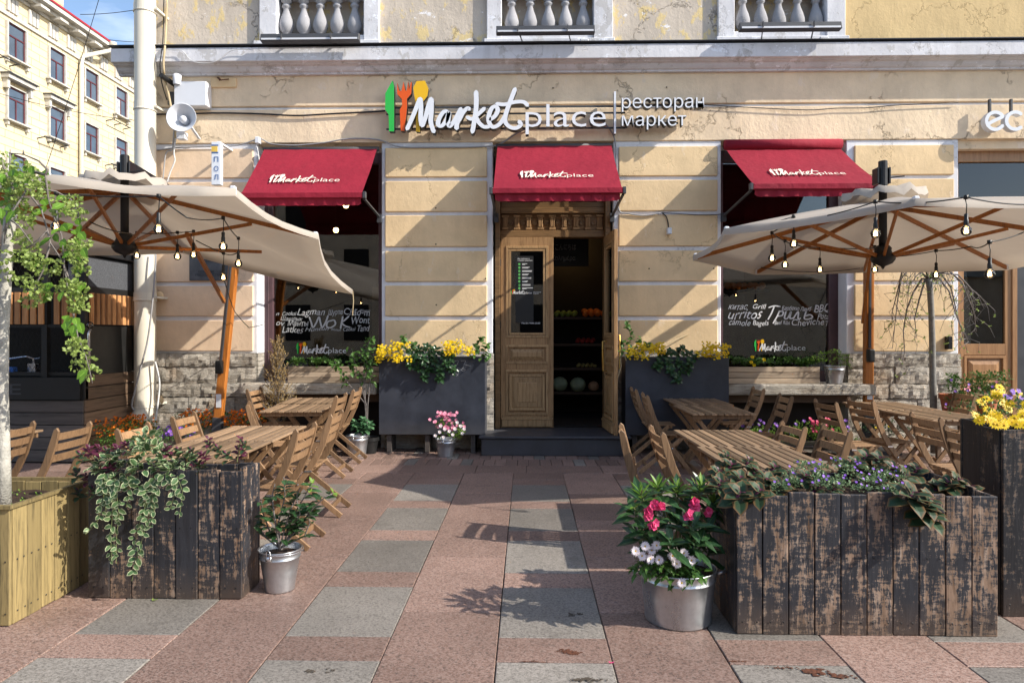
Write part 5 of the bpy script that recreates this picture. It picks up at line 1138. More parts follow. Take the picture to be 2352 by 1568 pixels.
# ================================================================ PLANTERS
def planter(name, lab, x0, x1, y0, y1, h, mt, pw=.135, jit=.012, soil=.06, hf=0., chamfer=0):
    t = thing(name, lab, 'planter', ((x0+x1)/2, (y0+y1)/2, 0)); rr = random.Random(int(x0*100))
    def wall(nm, a0, a1, fixed, th, ax):
        b = MB(); n = max(1, round((a1-a0)/pw)); w_ = (a1-a0)/n
        for i in range(n):
            p0, p1 = a0+i*w_+.0025, a0+(i+1)*w_-.0025; hh = h + rr.uniform(-jit, jit) + (hf if ax == 'x' and nm.startswith('front') else 0); o_ = rr.uniform(-.003,.003)
            if ax == 'x': b.box(p0, p1, fixed+o_, fixed+th+o_, rr.uniform(0,.006), hh)
            else: b.box(fixed+o_, fixed+th+o_, p0, p1, rr.uniform(0,.006), hh)
        b.build(nm, mt, t, bevel=.003)
        b = MB()
        for i in range(n):
            for z in (.07, h*.55):
                for q in (.25, .75):
                    p = a0+(i+q)*w_+rr.uniform(-.008,.008); 
                    if ax == 'x' and nm.startswith('front'): b.lathe([(.001,.001),(.0045,.0008),(.0055,0)], (0,0,0), 7, M=Matrix.Translation((p, fixed-.0035, z)) @ Matrix.Rotation(R(90), 4, 'X'))
                    if ax == 'y' and fixed > (x0+x1)/2: b.lathe([(.001,.001),(.0045,.0008),(.0055,0)], (0,0,0), 7, M=Matrix.Translation((fixed+th+.0035, p, z)) @ Matrix.Rotation(R(90), 4, 'Y'))
        if b.v: b.build('nail_heads', m_blk, t, kind='stuff')
    th = .022
    wall('front_panel', x0, x1, y0, th, 'x'); wall('back_panel', x0, x1, y1-th, th, 'x'); wall('side_panel', y0+th+.002, y1-th-.002, x0, th, 'y'); wall('side_panel', y0+th+.002, y1-th-.002, x1-th, th, 'y')
    b = MB(); n = 10; sx, sy = (x1-x0-2*th-.01), (y1-y0-2*th-.01); vs = [(x0+th+.005+sx*i/n, y0+th+.005+sy*j/n, h-soil+rr.uniform(-.012,.012)) for j in range(n+1) for i in range(n+1)]
    b.add(vs, [(j*(n+1)+i, j*(n+1)+i+1, (j+1)*(n+1)+i+1, (j+1)*(n+1)+i) for j in range(n) for i in range(n)]); b.build('soil', m_soil, t)
    b = MB()
    for xx in (x0+th, x1-th-.035):
        for yy in (y0+th+.001, y1-th-.036): b.box(xx+.001, xx+.034, yy, yy+.034, .01, h-.03)
    b.build('corner_post', mt, t)
    return t
planter('wooden_planter', 'long distressed black wooden planter with dark foliage at the lower right', 1.134, 2.525, 3.705, 4.33, .758, m_black_w2, .135)
planter('wooden_planter', 'distressed black wooden planter with trailing variegated leaves at the lower left', -2.69, -1.735, 4.13, 4.42, .79, m_black_w, .137, .02)
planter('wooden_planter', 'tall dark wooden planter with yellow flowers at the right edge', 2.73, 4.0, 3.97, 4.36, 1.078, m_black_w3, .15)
planter('tree_planter', 'greenish yellow pine planter with the pale tree trunk at the left edge', -3.75, -2.86, 3.72, 4.45, .651, m_pine, .115, .004)
b = MB(); b.box(-3.75, -2.845, 3.705, 3.735, .652, .672); b.box(-3.75, -2.845, 4.44, 4.465, .652, .672); b.box(-2.87, -2.845, 3.736, 4.439, .652, .672); tag(b.build('planter_rim', m_pine), 'flat weathered rim board on the yellow pine planter', 'board')
def metal_planter(lab, x0, x1, chalk_):
    t = thing('metal_planter', lab, 'planter', ((x0+x1)/2, 9.42, 0)); b = MB(); y0, y1 = 9.22, 9.62; z0, z1 = .256, 1.305
    b.box(x0, x1, y0, y0+.02, z0, z1); b.box(x0, x0+.02, y0+.021, y1, z0, z1); b.box(x1-.02, x1, y0+.021, y1, z0, z1); b.box(x0+.021, x1-.021, y1-.02, y1, z0, z1); b.box(x0+.021, x1-.021, y0+.021, y1-.021, z0+.01, z0+.03)
    b.build('box_body', m_chalk, t, bevel=.005)
    b = MB(); b.box(x0+.022, x1-.022, y0+.022, y1-.022, z1-.08, z1-.05); b.build('soil', m_soil, t)
    for x in (x0+.10, x0+.62, x1-.2): b = MB(); b.box(x, x+.06, y0+.05, y1-.02, .0, z0-.002); b.build('foot', m_kplank, t)
    if chalk_:
        b = MB(); f = lambda x, y, d: Vector((x, y0-.001-d, y)); Zc = 9.2
        X = lambda u: (574.2+u*.3296-1209)/1568*9.2; Z_ = lambda v: 1.62+(766.6-(488.1+v*.3296))/1568*9.2
        for i, st in enumerate([[(1330,1052),(1370,1050)],[(1372,1030),(1376,1068)],[(1400,1035),(1395,1062)],[(1420,1035),(1450,1032),(1440,1062),(1425,1066)],[(1470,1035),(1500,1032),(1488,1064)],[(1380,1085),(1400,1078),(1396,1105),(1380,1110)],[(1430,1078),(1408,1095),(1420,1108),(1432,1098),(1415,1092)],[(1450,1080),(1436,1095),(1452,1106),(1464,1092),(1450,1080)],[(1490,1076),(1472,1096),(1488,1106),(1500,1094),(1478,1092)],[(1436,1122),(1450,1138)],[(1452,1120),(1438,1140)],[(1500,1060),(1540,1072)]]):
            stroke(b, [(X(x), Z_(y)) for x, y in st], .005, f, 0, .0004+i*.0001)
        b.build('chalk_scribble', plain('chalk', (.30,.31,.33), .9, rv=0), t)
    return t
metal_planter('dark slate coloured wall planter left of the door, with faint chalk numbers', -2.0, -.555, True)
metal_planter('dark slate coloured wall planter right of the door, plain', 1.335, 2.72, False)
def window_box(lab, x0, x1, z0=.937):
    t = thing('window_box', lab, 'planter', ((x0+x1)/2, 9.55, z0)); b = MB(); y0, y1 = 9.42, 9.70; h = .078
    for i in range(3): b.box(x0, x1, y0, y0+.02, z0+i*h+.003, z0+(i+1)*h-.003); b.box(x1-.02, x1, y0+.021, y1, z0+i*h+.003, z0+(i+1)*h-.003); b.box(x0, x0+.02, y0+.021, y1, z0+i*h+.003, z0+(i+1)*h-.003)
    b.build('slats', m_slat, t, bevel=.003); b = MB(); b.box(x0+.022, x1-.022, y0+.022, y1, z0+.004, z0+.2); b.build('soil', m_soil, t); return t
window_box('weathered slatted wooden window box under the left shop window', wx(661,9.42), wx(877,9.42)-.01); window_box('weathered slatted wooden window box under the right shop window', wx(1671,9.42)+.01, wx(1883,9.42))
def bucket(name, lab, x, Z, z0, r0, r1, h, bail=True, handles=False, cat='bucket'):
    y = gy(x, Z); t = thing(name, lab, cat, (x, y, z0)); b = MB(); c = (x, y, z0+.001)
    rm = lambda q: r0+(r1-r0)*q
    b.lathe([(.001,.012),(r0-.01,.012),(r0-.004,.0),(r0+.002,.0),(r0+.004,.008),(rm(.1),h*.1),(rm(.5),h*.5),(rm(.78),h*.78),(rm(.79)+.004,h*.79),(rm(.81)+.004,h*.81),(rm(.82),h*.82),(rm(.98),h*.97),(r1+.005,h*.985),(r1+.006,h),(r1-.001,h+.002),(r1-.004,h-.01),(rm(.75)-.004,h*.74)], c, 40)
    b.build('bucket_body', m_galv, t, smooth=True)
    b = MB(); b.lathe([(.001,h*.86),(rm(.85)-.004,h*.85)], c, 20); b.build('soil', m_soil, t)
    if bail:
        b = MB(); a_ = R(-100); d = Vector((math.cos(a_), math.sin(a_), 0)); q = Vector(c)+d*(r1+.006); sd = Vector((-d.y, d.x, 0))
        b.tube([q+sd*-.012+Vector((0,0,h-.03)), q+sd*-.012+Vector((0,0,h+.012)), q+Vector((0,0,h+.026)), q+sd*.012+Vector((0,0,h+.012)), q+sd*.012+Vector((0,0,h-.03))], .004, 6); b.box(q.x-.018, q.x+.018, q.y-.003, q.y+.003, z0+h-.045, z0+h-.015)
        b.build('ear', m_steel, t, smooth=True)
        b = MB(); P = []
        for i in range(15): a2 = math.pi*i/14; v = d*math.cos(a2)*(r1+.01)+sd*math.sin(a2)*(r1+.012); P.append(Vector(c)+v+Vector((0,0,h-.004-.01*math.sin(a2))))
        b.tube(P, .003, 6); b.build('bail_handle', m_steel, t, smooth=True)
    if handles:
        for s_ in (-1, 1):
            b = MB(); q = Vector(c)+Vector((s_*(r1+.0), 0, h-.03)); b.tube([q+Vector((0,-.045,0)), q+Vector((s_*.045,-.035,.008)), q+Vector((s_*.05,.035,.008)), q+Vector((0,.045,0))], .010, 8); b.build('handle', m_galv, t, smooth=True)
    return t
bucket('metal_bucket', 'galvanised bucket with a laurel bush beside the lower left black planter', -1.565, 4.34, 0, .088, .132, .262)
bucket('metal_tub', 'large galvanised tub with a side handle holding pink rhododendron and daisies', .865, 3.90, 0, .182, .215, .30, False, True, 'tub')
bucket('metal_bucket', 'galvanised bucket of pink flowers standing before the chalk numbered planter', -1.07, 9.05, 0, .10, .135, .235)
bucket('metal_bucket', 'galvanised bucket with crinkled kale beside the left rear chairs', -2.26, 9.12, 0, .115, .15, .27)
bucket('metal_bucket', 'galvanised bucket with bushy green plant on the right stone window ledge', 4.23, 9.38, .936, .10, .142, .245, False)
def pot(lab, x, Z, z0, r, h, mt=m_terra):
    t = thing('flower_pot', lab, 'flower pot', (x, gy(x, Z), z0)); b = MB(); b.lathe([(.001,0),(r*.7,0),(r*.95,h*.78),(r*1.08,h*.78),(r*1.1,h),(r*.98,h),(r*.9,h*.8)], (x, gy(x, Z), z0), 24); b.build('pot_body', mt, t, smooth=False); b = MB(); b.lathe([(.001,h*.9),(r*.97,h*.9)], (x, gy(x, Z), z0), 16); b.build('soil', m_soil, t); return t
pot('terracotta pot with trailing fuchsia, right one of the pair at the shop door', 5.76, 8.55, .58, .12, .26)
pot('terracotta pot with trailing fuchsia, left one of the pair at the shop door', 5.52, 8.88, .58, .13, .26)
b = MB(); b.box(5.35, 5.98, 8.55, 9.15, .54, .578)
for x in (5.37, 5.91):
    for y in (8.57, 9.03): b.box(x, x+.05, y, y+.05, 0, .54)
tag(b.build('plant_stand', m_kplank2), 'low wooden stand carrying the two terracotta pots', 'stand')
pot('black plastic pot of the leafy shrub beside the kale bucket', -2.13, 9.3, 0, .12, .22, m_blkp)
pot('black plastic pot of the dried conifer', -3.42, 9.15, 0, .15, .26, m_blkp)
b = MB(); b.box(2.75, 4.4, 8.95, 9.35, .14, .17); b.box(2.8, 2.88, 9.0, 9.3, 0, .14); b.box(4.2, 4.28, 9.0, 9.3, 0, .14); tag(b.build('plank_bench', m_kplank, bevel=.004), 'low plank bench carrying the bedding plants under the right window', 'bench')

# ================================================================ PLANTS
rp_ = random.Random(21)
def rv(a=1.): return Vector((rp_.uniform(-a,a), rp_.uniform(-a,a), rp_.uniform(-a,a)))
L_green = leafmat('mid_green_leaf', (.045,.11,.022), (.09,.19,.035)); L_dark = leafmat('dark_glossy_leaf', (.018,.050,.018), (.040,.095,.032), None, .12, .3)
L_fresh = leafmat('fresh_green_leaf', (.12,.24,.03), (.22,.36,.06), None, .4); L_samara = leafmat('pale_green_samara', (.19,.28,.06), (.35,.44,.13), None, .4)
L_coleus = leafmat('bronze_edged_leaf', (.012,.038,.015), (.028,.068,.026), ((.15,.07,.02), .55), .10, .6, .6); L_purple = leafmat('purple_leaf', (.05,.009,.024), (.12,.022,.05), None, .2)
L_vinca = leafmat('variegated_leaf', (.055,.12,.045), (.11,.19,.07), ((.50,.54,.32), .66), .2); L_gold = leafmat('dried_golden_needles', (.26,.17,.06), (.42,.30,.12), None, .2, .8)
L_grey = leafmat('fine_grey_green_leaf', (.10,.17,.07), (.22,.31,.16), None, .25); L_kale = leafmat('kale_leaf', (.04,.12,.05), (.10,.22,.10), None, .2)
F_yel = leafmat('yellow_petal', (.82,.52,.001), (.88,.62,.002), None, .25); F_yel.name = 'yellow_petal'
F_or = leafmat('orange_petal', (.62,.09,.006), (.80,.22,.01), None, .2); F_red = leafmat('magenta_petal', (.60,.03,.14), (.78,.10,.25), None, .3); F_pink = leafmat('pink_petal', (.70,.14,.28), (.85,.38,.48), None, .3)
F_whi = leafmat('white_pink_petal', (.80,.72,.76), (.86,.82,.84), ((.80,.45,.60), .95), .25); F_pur = leafmat('purple_petal', (.20,.08,.50), (.34,.16,.62), None, .25); F_ctr = plain('flower_centre', (.60,.36,.02), .8)
def plant(name, lab, c, group=None): return thing(name, lab, 'plant', tuple(c), group=group)
def bush(b, c, rad, n, L, W, up=.35, droop=.25, shell=.5, m=0, fold=.25, clip=None):
    c = Vector(c)
    for _ in range(n):
        d = rv().normalized(); 
        if d.z < -.3: d.z *= -1
        k = shell + (1-shell)*rp_.random()**.6; p = c + Vector((d.x*rad[0], d.y*rad[1], d.z*rad[2]))*k
        if clip and not clip(p): continue
        dr = (Vector((d.x, d.y, d.z*.6)) + rv(.6) + Vector((0,0,up))).normalized(); s_ = rp_.uniform(.6, 1.15)
        b.leaf(p, dr, Vector((0,0,1))+rv(.5)+d*.4, L*s_, W*s_, droop*rp_.uniform(.4,1.6), fold, m)
def rosette(b, p, n, L, W, ax=(0,0,1), m=0, droop=.3, spread=.9, start=0.):
    ax = Vector(ax).normalized(); u = ax.cross(Vector((.3,.9,.2))).normalized(); v = ax.cross(u)
    for i in range(n):
        a_ = start + i*2.399 + rp_.uniform(-.3,.3); k = .45+.55*(i/max(1,n-1)); d = (u*math.cos(a_)+v*math.sin(a_))*spread*k + ax*(1.1-k); s_ = .5+.5*k
        b.leaf(Vector(p)+ax*(-.012*i*.5), d, ax+rv(.15), L*s_*rp_.uniform(.85,1.15), W*s_, droop, .22, m)
def flower(b, p, n_, r, petals=8, w_=None, m=0, cone=.15, mc=1, cr=.25, layers=1):
    n_ = Vector(n_).normalized(); u = n_.cross(Vector((.2,.3,.9))); u = (u if u.length > .1 else Vector((1,0,0))).normalized(); v = n_.cross(u); w_ = w_ or r*1.2/petals*3; p = Vector(p)
    for L_ in range(layers):
        for i in range(petals):
            a_ = 2*math.pi*(i+.5*L_)/petals + rp_.uniform(-.1,.1); d = u*math.cos(a_)+v*math.sin(a_)+n_*(cone+.35*L_); b.leaf(p+n_*.001*L_, d, n_, r*(1-.15*L_)*rp_.uniform(.85,1.1), w_, .1, .1, m)
    if cr:
        k = 8; vs = [p+(u*math.cos(6.283*i/k)+v*math.sin(6.283*i/k))*r*cr+n_*r*.08 for i in range(k)] + [p+n_*r*.22]; b.add(vs, [(i, (i+1) % k, k) for i in range(k)], mc)
def sprig(b, pts, r0, r1, n=5, m=0): b.tube(pts, [r0+(r1-r0)*i/(len(pts)-1) for i in range(len(pts))], n, m)
def strand(bl, bs, P, step, L, W, wob=.02, both=True, sz=(1.,.55)):
    acc = 0; tot = sum((P[i+1]-P[i]).length for i in range(len(P)-1)); run = 0
    bs.tube(P, .0022, 5)
    for i in range(len(P)-1):
        seg = (P[i+1]-P[i]); l = seg.length; d = seg.normalized()
        while acc < l:
            p = P[i]+d*acc; t = (run+acc)/tot; k = sz[0]+(sz[1]-sz[0])*t; out = Vector((0,-1,.25))
            for s_ in ((-1, 1) if both else (rp_.choice((-1,1)),)):
                sd = Vector((s_*rp_.uniform(.5,1.), rp_.uniform(-.5,.1), 0)); dr = (sd + d*rp_.uniform(.1,.9) + Vector((0,-.15,.0)) + rv(.4)).normalized(); bl.leaf(p+rv(.008), dr, out+rv(.3), L*k*rp_.uniform(.75,1.15), W*k, .15, .15)
            acc += step*rp_.uniform(.8,1.25)*(1+.6*t)
        acc -= l; run += l
def pxs(pts, Z): return [at(p[0], p[1], p[2] if len(p) > 2 else Z) for p in pts]

# --- trailing mix of the lower left planter
c = Vector((-2.2, 4.27, .78)); t = plant('trailing_vinca', 'variegated cream edged trailing plant hanging down the front of the lower left black planter', c)
bl = MB(); bs = MB()
for (u, v, Z) in [(u_, v_, 4.2) for u_, v_ in ((270,1060),(300,1045),(330,1050),(355,1040),(385,1055),(300,1075),(340,1075),(375,1080),(260,1085),(405,1080),(285,1100),(335,1010),(350,1030),(320,1030),(415,1060),(240,1075))]:
    p = at(u, v, Z+rp_.uniform(-.1,.12)); bush(bl, p, (.075,.08,.045), 24, .058, .036, .3)
for st in ([(250,1085),(245,1140),(235,1190),(208,1222)],[(262,1095),(268,1160),(262,1225),(264,1290)],[(275,1100),(282,1180),(276,1230),(278,1288)],[(320,1100),(345,1150),(330,1200),(318,1240),(312,1268)],[(345,1110),(348,1180),(335,1240),(331,1280)],[(415,1090),(428,1125),(422,1160),(420,1185)],[(390,1085),(410,1125),(398,1165)],[(365,1090),(372,1130),(355,1165),(340,1185)],[(240,1095),(248,1130),(252,1170)],[(325,1260),(318,1290),(312,1328)],[(300,1090),(306,1130),(300,1160)],[(290,1100),(262,1140),(236,1175)],[(355,1100),(365,1160),(352,1205)]):
    P = [q + Vector((0, -.03-.02*rp_.random(), 0)) for q in pxs(st, 4.12)]; strand(bl, bs, P, .036, .062, .040)
P = pxs([(335,1030),(338,1005),(334,985)], 4.22); strand(bl, bs, P, .03, .055, .038)
bl.build('leaves', L_vinca, t, kind='stuff'); bs.build('stems', m_stem, t, kind='stuff')
t = plant('purple_leaf_plant', 'purple and green leaved plants along both ends of the lower left black planter', (-2.4, 4.3, .79))
bl = MB(); bs = MB()
for (u, v) in ((185,1045),(205,1030),(225,1060),(245,1035),(175,1085),(200,1095),(215,1125),(180,1130),(235,1090),(255,1070),(270,1030),(290,1022),(230,1030),(440,1035),(465,1045),(480,1020),(500,1030),(520,1045),(550,1035),(430,1060),(455,1065),(410,1035),(560,1020),(385,1030)):
    p = at(u, v, 4.22+rp_.uniform(-.08,.1)); rosette(bl, p, 8, .06, .042, (rp_.uniform(-.4,.4), -.35, 1), 0 if rp_.random() < .5 else 1); rosette(bl, p+Vector((0,0,.012)), 4, .035, .02, (0,-.2,1), 1)
for u in (472, 545): sprig(bs, pxs([(u, 1060), (u+4, 1035), (u+8, 1008)], 4.25), .004, .003); rosette(bl, at(u+8, 1008, 4.25), 7, .05, .03, (0,-.3,1), 1)
bl.build('leaves', [L_coleus, L_purple], t, kind='stuff'); bs.build('stems', m_stem, t)

# --- big lower right planter
t = plant('bronze_leaf_plant', 'dark veined bronze edged leaves spilling over the big lower right planter', (1.8, 4.0, .76))
bl = MB()
for (u, v, s_) in ((1650,1085,1.),(1680,1070,1.),(1700,1100,1.1),(1735,1085,1.),(1760,1105,1.1),(1790,1115,1.1),(1700,1135,1.25),(1745,1130,1.),(1655,1110,1.),(1820,1110,1.),(1670,1050,.8),(1850,1095,.9),(1965,1065,1.),(1990,1050,1.),(2020,1055,1.),(2050,1075,.9),(2080,1095,1.1),(2105,1080,1.),(2095,1135,1.3),(2120,1165,1.1),(2140,1180,1.1),(2175,1110,1.),(2200,1105,1.),(2225,1120,.9),(2150,1120,.9),(2060,1110,.9),(1920,1120,.8),(1875,1125,.8),(2000,1080,.9),(2130,1150,1.1),(1720,1060,.8),(1780,1075,.8)):
    Z = 3.75+(1135-v)*.005+rp_.uniform(-.03,.12) if v < 1130 else 3.62
    p = at(u, v, Z); rosette(bl, p, 9, .105*s_, .074*s_, (rp_.uniform(-.4,.4), -.5, 1), 0, .35); rosette(bl, p+Vector((0,-.01,.018)), 4, .04, .024, (0,-.3,1), 1)
bl.build('leaves', [L_coleus, L_purple], t, kind='stuff')
t = plant('purple_bacopa', 'pale green mound dotted with tiny purple flowers in the middle of the big planter', (2.0, 4.0, .76))
bl = MB(); bf = MB()
for i in range(60):
    u = rp_.uniform(1785, 2075); v = 1055 + abs(u-1870)*.12 + rp_.uniform(0, 62) ; v = min(v, 1132); p = at(u, v, 3.72+(1135-v)*.0065); bush(bl, p, (.045,.05,.035), 42, .018, .011, .5)
    q = p+Vector((rp_.uniform(-.05,.05), rp_.uniform(-.05,.0), .025+rp_.uniform(0,.02))); flower(bf, q, (rp_.uniform(-.4,.4), -.7, .8), .009, 5, .009, 0, .2, 0, 0)
bl.build('leaves', L_grey, t, kind='stuff'); bf.build('blossoms', F_pur, t, kind='stuff')
# --- tub
t = plant('rhododendron', 'rhododendron with long glossy leaves and magenta blossoms in the large tub', (.865, 3.95, .28))
bl = MB(); bs = MB(); bf = MB(); base = Vector((.88, 4.0, .26))
heads = [(1470,1130,3.8,1),(1510,1115,3.9,1),(1455,1165,3.75,0),(1492,1195,3.75,2),(1555,1120,3.95,1),(1610,1115,3.9,1),(1640,1150,3.95,1),(1590,1195,3.7,2),(1575,1150,4.0,0),(1540,1235,3.66,2),(1625,1200,3.8,0),(1600,1235,3.7,0),(1470,1215,3.8,0),(1560,1190,3.9,0),(1650,1180,4.05,0),(1520,1165,4.0,0),(1500,1240,3.8,0),(1580,1265,3.8,0),(1630,1255,3.9,0)]
for (u, v, Z, k) in heads:
    p = at(u, v, Z); mid = base.lerp(p, .5)+rv(.03); sprig(bs, [base+rv(.03), mid, p], .007, .004)
    if k == 1: rosette(bl, p, 12, .115, .030, ((u-1540)/300, -.1, 1), 1, .1, .65)
    rosette(bl, p-Vector((0,0,.02)), 10, .158, .054, ((u-1540)/250, -.35, 1), 0, .22, 1.)
for (u, v, Z) in ((1503,1160,3.66),(1490,1172,3.66),(1518,1165,3.66),(1500,1205,3.66),(1592,1150,3.7),(1598,1165,3.7),(1583,1182,3.66),(1624,1172,3.8),(1486,1180,3.66)):
    for k in range(3): flower(bf, at(u+rp_.uniform(-5,5), v+rp_.uniform(-6,6), Z), (rp_.uniform(-.8,.8), -1, rp_.uniform(-.2,.8)), .030, 5, .026, 0, .7, 0, 0)
bl.build('leaves', [L_dark, L_fresh], t, kind='stuff'); bs.build('stems', m_stem, t); bf.build('blossoms', F_red, t, kind='stuff')
t = plant('daisy_plant', 'double white and pink daisies drooping over the front rim of the large tub', (.80, 3.76, .28))
bl = MB(); [bush(bl, at(u, v, 3.74), (.06,.05,.035), 26, .050, .026, .1, .6) for u, v in ((1480,1300),(1500,1318),(1530,1325),(1560,1332),(1590,1330),(1515,1300),(1545,1310),(1575,1315),(1600,1318),(1472,1315))]; bl.build('leaves', L_green, t, kind='stuff')
for (u, v) in ((1460,1265),(1482,1254),(1475,1276),(1497,1263),(1493,1283),(1514,1285),(1554,1294),(1545,1276),(1571,1270),(1588,1286),(1566,1338),(1508,1252)):
    bf = MB(); p = at(u, v, 3.67); flower(bf, p, (rp_.uniform(-.4,.4), -1, .45), .030, 22, .0065, 0, .1, 1, .2, 2); bf.build('blossom', [F_whi, F_ctr], t)
    bs = MB(); sprig(bs, [p, p+Vector((0,.04,-.05)), at(1530, 1315, 3.8)], .002, .002, 4); bs.build('flower_stem', m_stem, t)
# --- laurel in the small bucket
t = plant('laurel_bush', 'sparse laurel with shiny leaves and one bright green shoot in the small front bucket', (-1.565, 4.34, .23))
bl = MB(); bs = MB(); base = at(645, 1262, 4.33)
for st, k in (([(640,1200),(655,1140),(652,1095)],0),([(670,1190),(700,1140),(716,1108)],0),([(620,1220),(605,1180),(600,1150)],0),([(690,1205),(720,1165),(748,1140),(766,1132)],0),([(630,1180),(625,1140),(632,1110)],0),([(672,1215),(690,1180),(680,1140)],0),([(612,1235),(592,1205)],0),([(700,1230),(712,1200),(706,1170)],0),([(650,1230),(668,1170),(690,1120)],0)):
    P = [base+rv(.012)] + [at(u, v, 4.33+rp_.uniform(-.06,.06)) for u, v in st]; sprig(bs, P, .006, .003)
    for i in range(len(P)-1):
        L = (P[i+1]-P[i]).length; n = max(2, int(L/.019))
        for j in range(n):
            if i == 0 and j < n*.45: continue
            p = P[i].lerp(P[i+1], j/n); d = rv(); d.z = abs(d.z)*.5; d.y -= .2; bl.leaf(p, d, Vector((0,-.3,1))+rv(.3), .088*rp_.uniform(.7,1.2), .037, .3, .2, 0)
for u, v in ((716,1108),(766,1132)): rosette(bl, at(u, v, 4.3), 7 if u < 750 else 3, .06, .028, (.3,-.2,1), 1)
bl.build('leaves', [L_dark, L_fresh], t, kind='stuff'); bs.build('stems', m_bark2, t)
# --- tall planter: yellow daisies
t = plant('yellow_daisies', 'dense bright yellow daisies in the tall dark planter at the right edge', (3.0, 4.1, 1.06))
bl = MB(); bf = MB(); bp = MB()
for i in range(26): bush(bl, Vector((rp_.uniform(2.72,3.5), rp_.uniform(3.97,4.32), 1.10+rp_.uniform(0,.12))), (.10,.08,.06), 34, .034, .012, .3)
for i in range(80):
    u = rp_.uniform(2240, 2480); v = rp_.uniform(888, 978) if u > 2275 else rp_.uniform(912, 975)
    Z = 3.92+(975-v)*.004; p = at(u, v, Z); flower(bf, p, (rp_.uniform(-.5,.3), -1, rp_.uniform(.3,1)), .034, 12, .0115, 0, .08, 1, .24, 1)
for i in range(12): u = rp_.uniform(2305, 2400); p = at(u, rp_.uniform(895, 915), 4.15); flower(bp, p, (0,-1,.5), .018, 9, .009, 0, .1, 0, 0)
bl.build('leaves', L_green, t, kind='stuff'); bf.build('blossoms', [F_yel, F_ctr], t, kind='stuff'); bp.build('lilac_blossoms', F_pur, t, kind='stuff')
# --- wall planter plants
def wallplants(x0, tagn, ys_, dk, vines, labs):
    t = plant('yellow_bidens', labs[0], (at(ys_[0][0], 805, 9.15))); bl = MB(); bf = MB()
    for (ua, ub, va, vb) in ys_:
        for i in range(int((ub-ua)*.34)):
            u = rp_.uniform(ua, ub); v = rp_.uniform(va, vb); p = at(u, v, 9.13+rp_.uniform(-.06,.12)); bush(bl, p+Vector((0,.02,-.02)), (.06,.05,.05), 22, .030, .012, .3)
            for k in range(9): flower(bf, p+Vector((rp_.uniform(-.06,.06), -.04-rp_.uniform(0,.05), rp_.uniform(-.03,.06))), (rp_.uniform(-.5,.5), -1, .6), .018, 6, .010, 0, .15, 1, .25)
    bl.build('leaves', L_green, t, kind='stuff'); bf.build('blossoms', [F_yel, F_ctr], t, kind='stuff')
    t = plant('drooping_coleus', labs[1], at(dk[0][0], 820, 9.12)); bl = MB()
    for (u, v) in dk:
        p = at(u, v, 9.12+rp_.uniform(-.03,.08)); rosette(bl, p, 10, .095, .058, (rp_.uniform(-.4,.4), -.8, .7), 0, .5); 
    bl.build('leaves', [L_dark, L_purple], t, kind='stuff')
    t = plant('climbing_vine', labs[2], at(vines[0][0][0], 800, 9.2)); bl = MB(); bs = MB()
    for st in vines:
        P = pxs(st, 9.2); bs.tube(P, .004, 5)
        for i in range(len(P)-1):
            for j in range(7): p = P[i].lerp(P[i+1], j/7); d = rv(); d.y -= .4; bl.leaf(p, d, Vector((0,-.5,1))+rv(.3), .09*rp_.uniform(.6,1.1), .055, .3, .2)
    bl.build('leaves', L_fresh if 0 else L_green, t, kind='stuff'); bs.build('stems', m_stem, t)
dk1 = [(960,800),(980,795),(1000,800),(1020,812),(955,820),(975,822),(1000,825),(1025,830),(940,835),(960,842),(985,845),(1010,845),(975,862),(1010,865),(945,815),(1035,815),(990,810),(1040,845)]
wallplants(-2, 'l', [(870,945,790,828),(1018,1082,788,818)], dk1, [[(915,815),(925,795),(928,778),(930,768)],[(935,810),(945,792),(955,783)],[(1085,820),(1095,800),(1100,782),(1105,772)],[(1105,822),(1115,800),(1120,788)],[(1120,822),(1124,806)]],
  ('two mounds of small yellow flowers in the chalk numbered wall planter', 'dark green leaves drooping over the middle of the chalk numbered wall planter', 'green vine sprigs rising from the chalk numbered wall planter'))
dk2 = [(1520,812),(1540,805),(1560,808),(1585,812),(1515,830),(1535,828),(1560,830),(1585,830),(1510,838),(1540,848),(1565,852),(1555,868),(1580,848),(1600,820),(1570,800),(1550,862)]
wallplants(1, 'r', [(1442,1520,795,822),(1600,1668,793,822)], dk2, [[(1440,815),(1445,790),(1450,775),(1440,745),(1436,735)],[(1455,810),(1465,785),(1475,778)],[(1430,810),(1425,790),(1432,778)],[(1470,812),(1485,795),(1492,790)]],
  ('yellow flowers at both ends of the plain wall planter', 'dark leaves cascading over the front of the plain wall planter', 'green vine climbing at the door side of the plain wall planter'))
# --- window boxes and ledge
for (u0, u1, lab, yl) in ((664, 770, 'low green leaves in the left slatted window box', 0), (1676, 1875, 'mixed low greenery with a few yellow violas in the right slatted window box', 1)):
    t = plant('window_box_greens', lab, at((u0+u1)/2, 838, 9.45)); bl = MB(); bf = MB()
    for i in range(int((u1-u0)/5)):
        p = at(rp_.uniform(u0, u1), rp_.uniform(828, 840), 9.42+rp_.uniform(0,.12)); bush(bl, p, (.07,.07,.05), 20, .055, .030, .4, .3)
    bl.build('leaves', L_green, t, kind='stuff')
    if yl:
        for u, v in ((1726,832),(1732,838),(1728,820),(1755,826)): flower(bf, at(u, v, 9.38), (0,-1,.5), .03, 5, .03, 0, .2, 1)
        bf.build('blossom', [F_yel, F_ctr], t)
t = plant('ledge_bush', 'bushy bright green plant in the bucket on the right window ledge', (4.23, 9.45, 1.15)); bl = MB()
for u, v in ((1880,825),(1895,818),(1915,815),(1935,822),(1950,835),(1900,835),(1925,832),(1870,832),(1940,845)): bush(bl, at(u, v, 9.36), (.10,.10,.07), 50, .035, .014, .5)
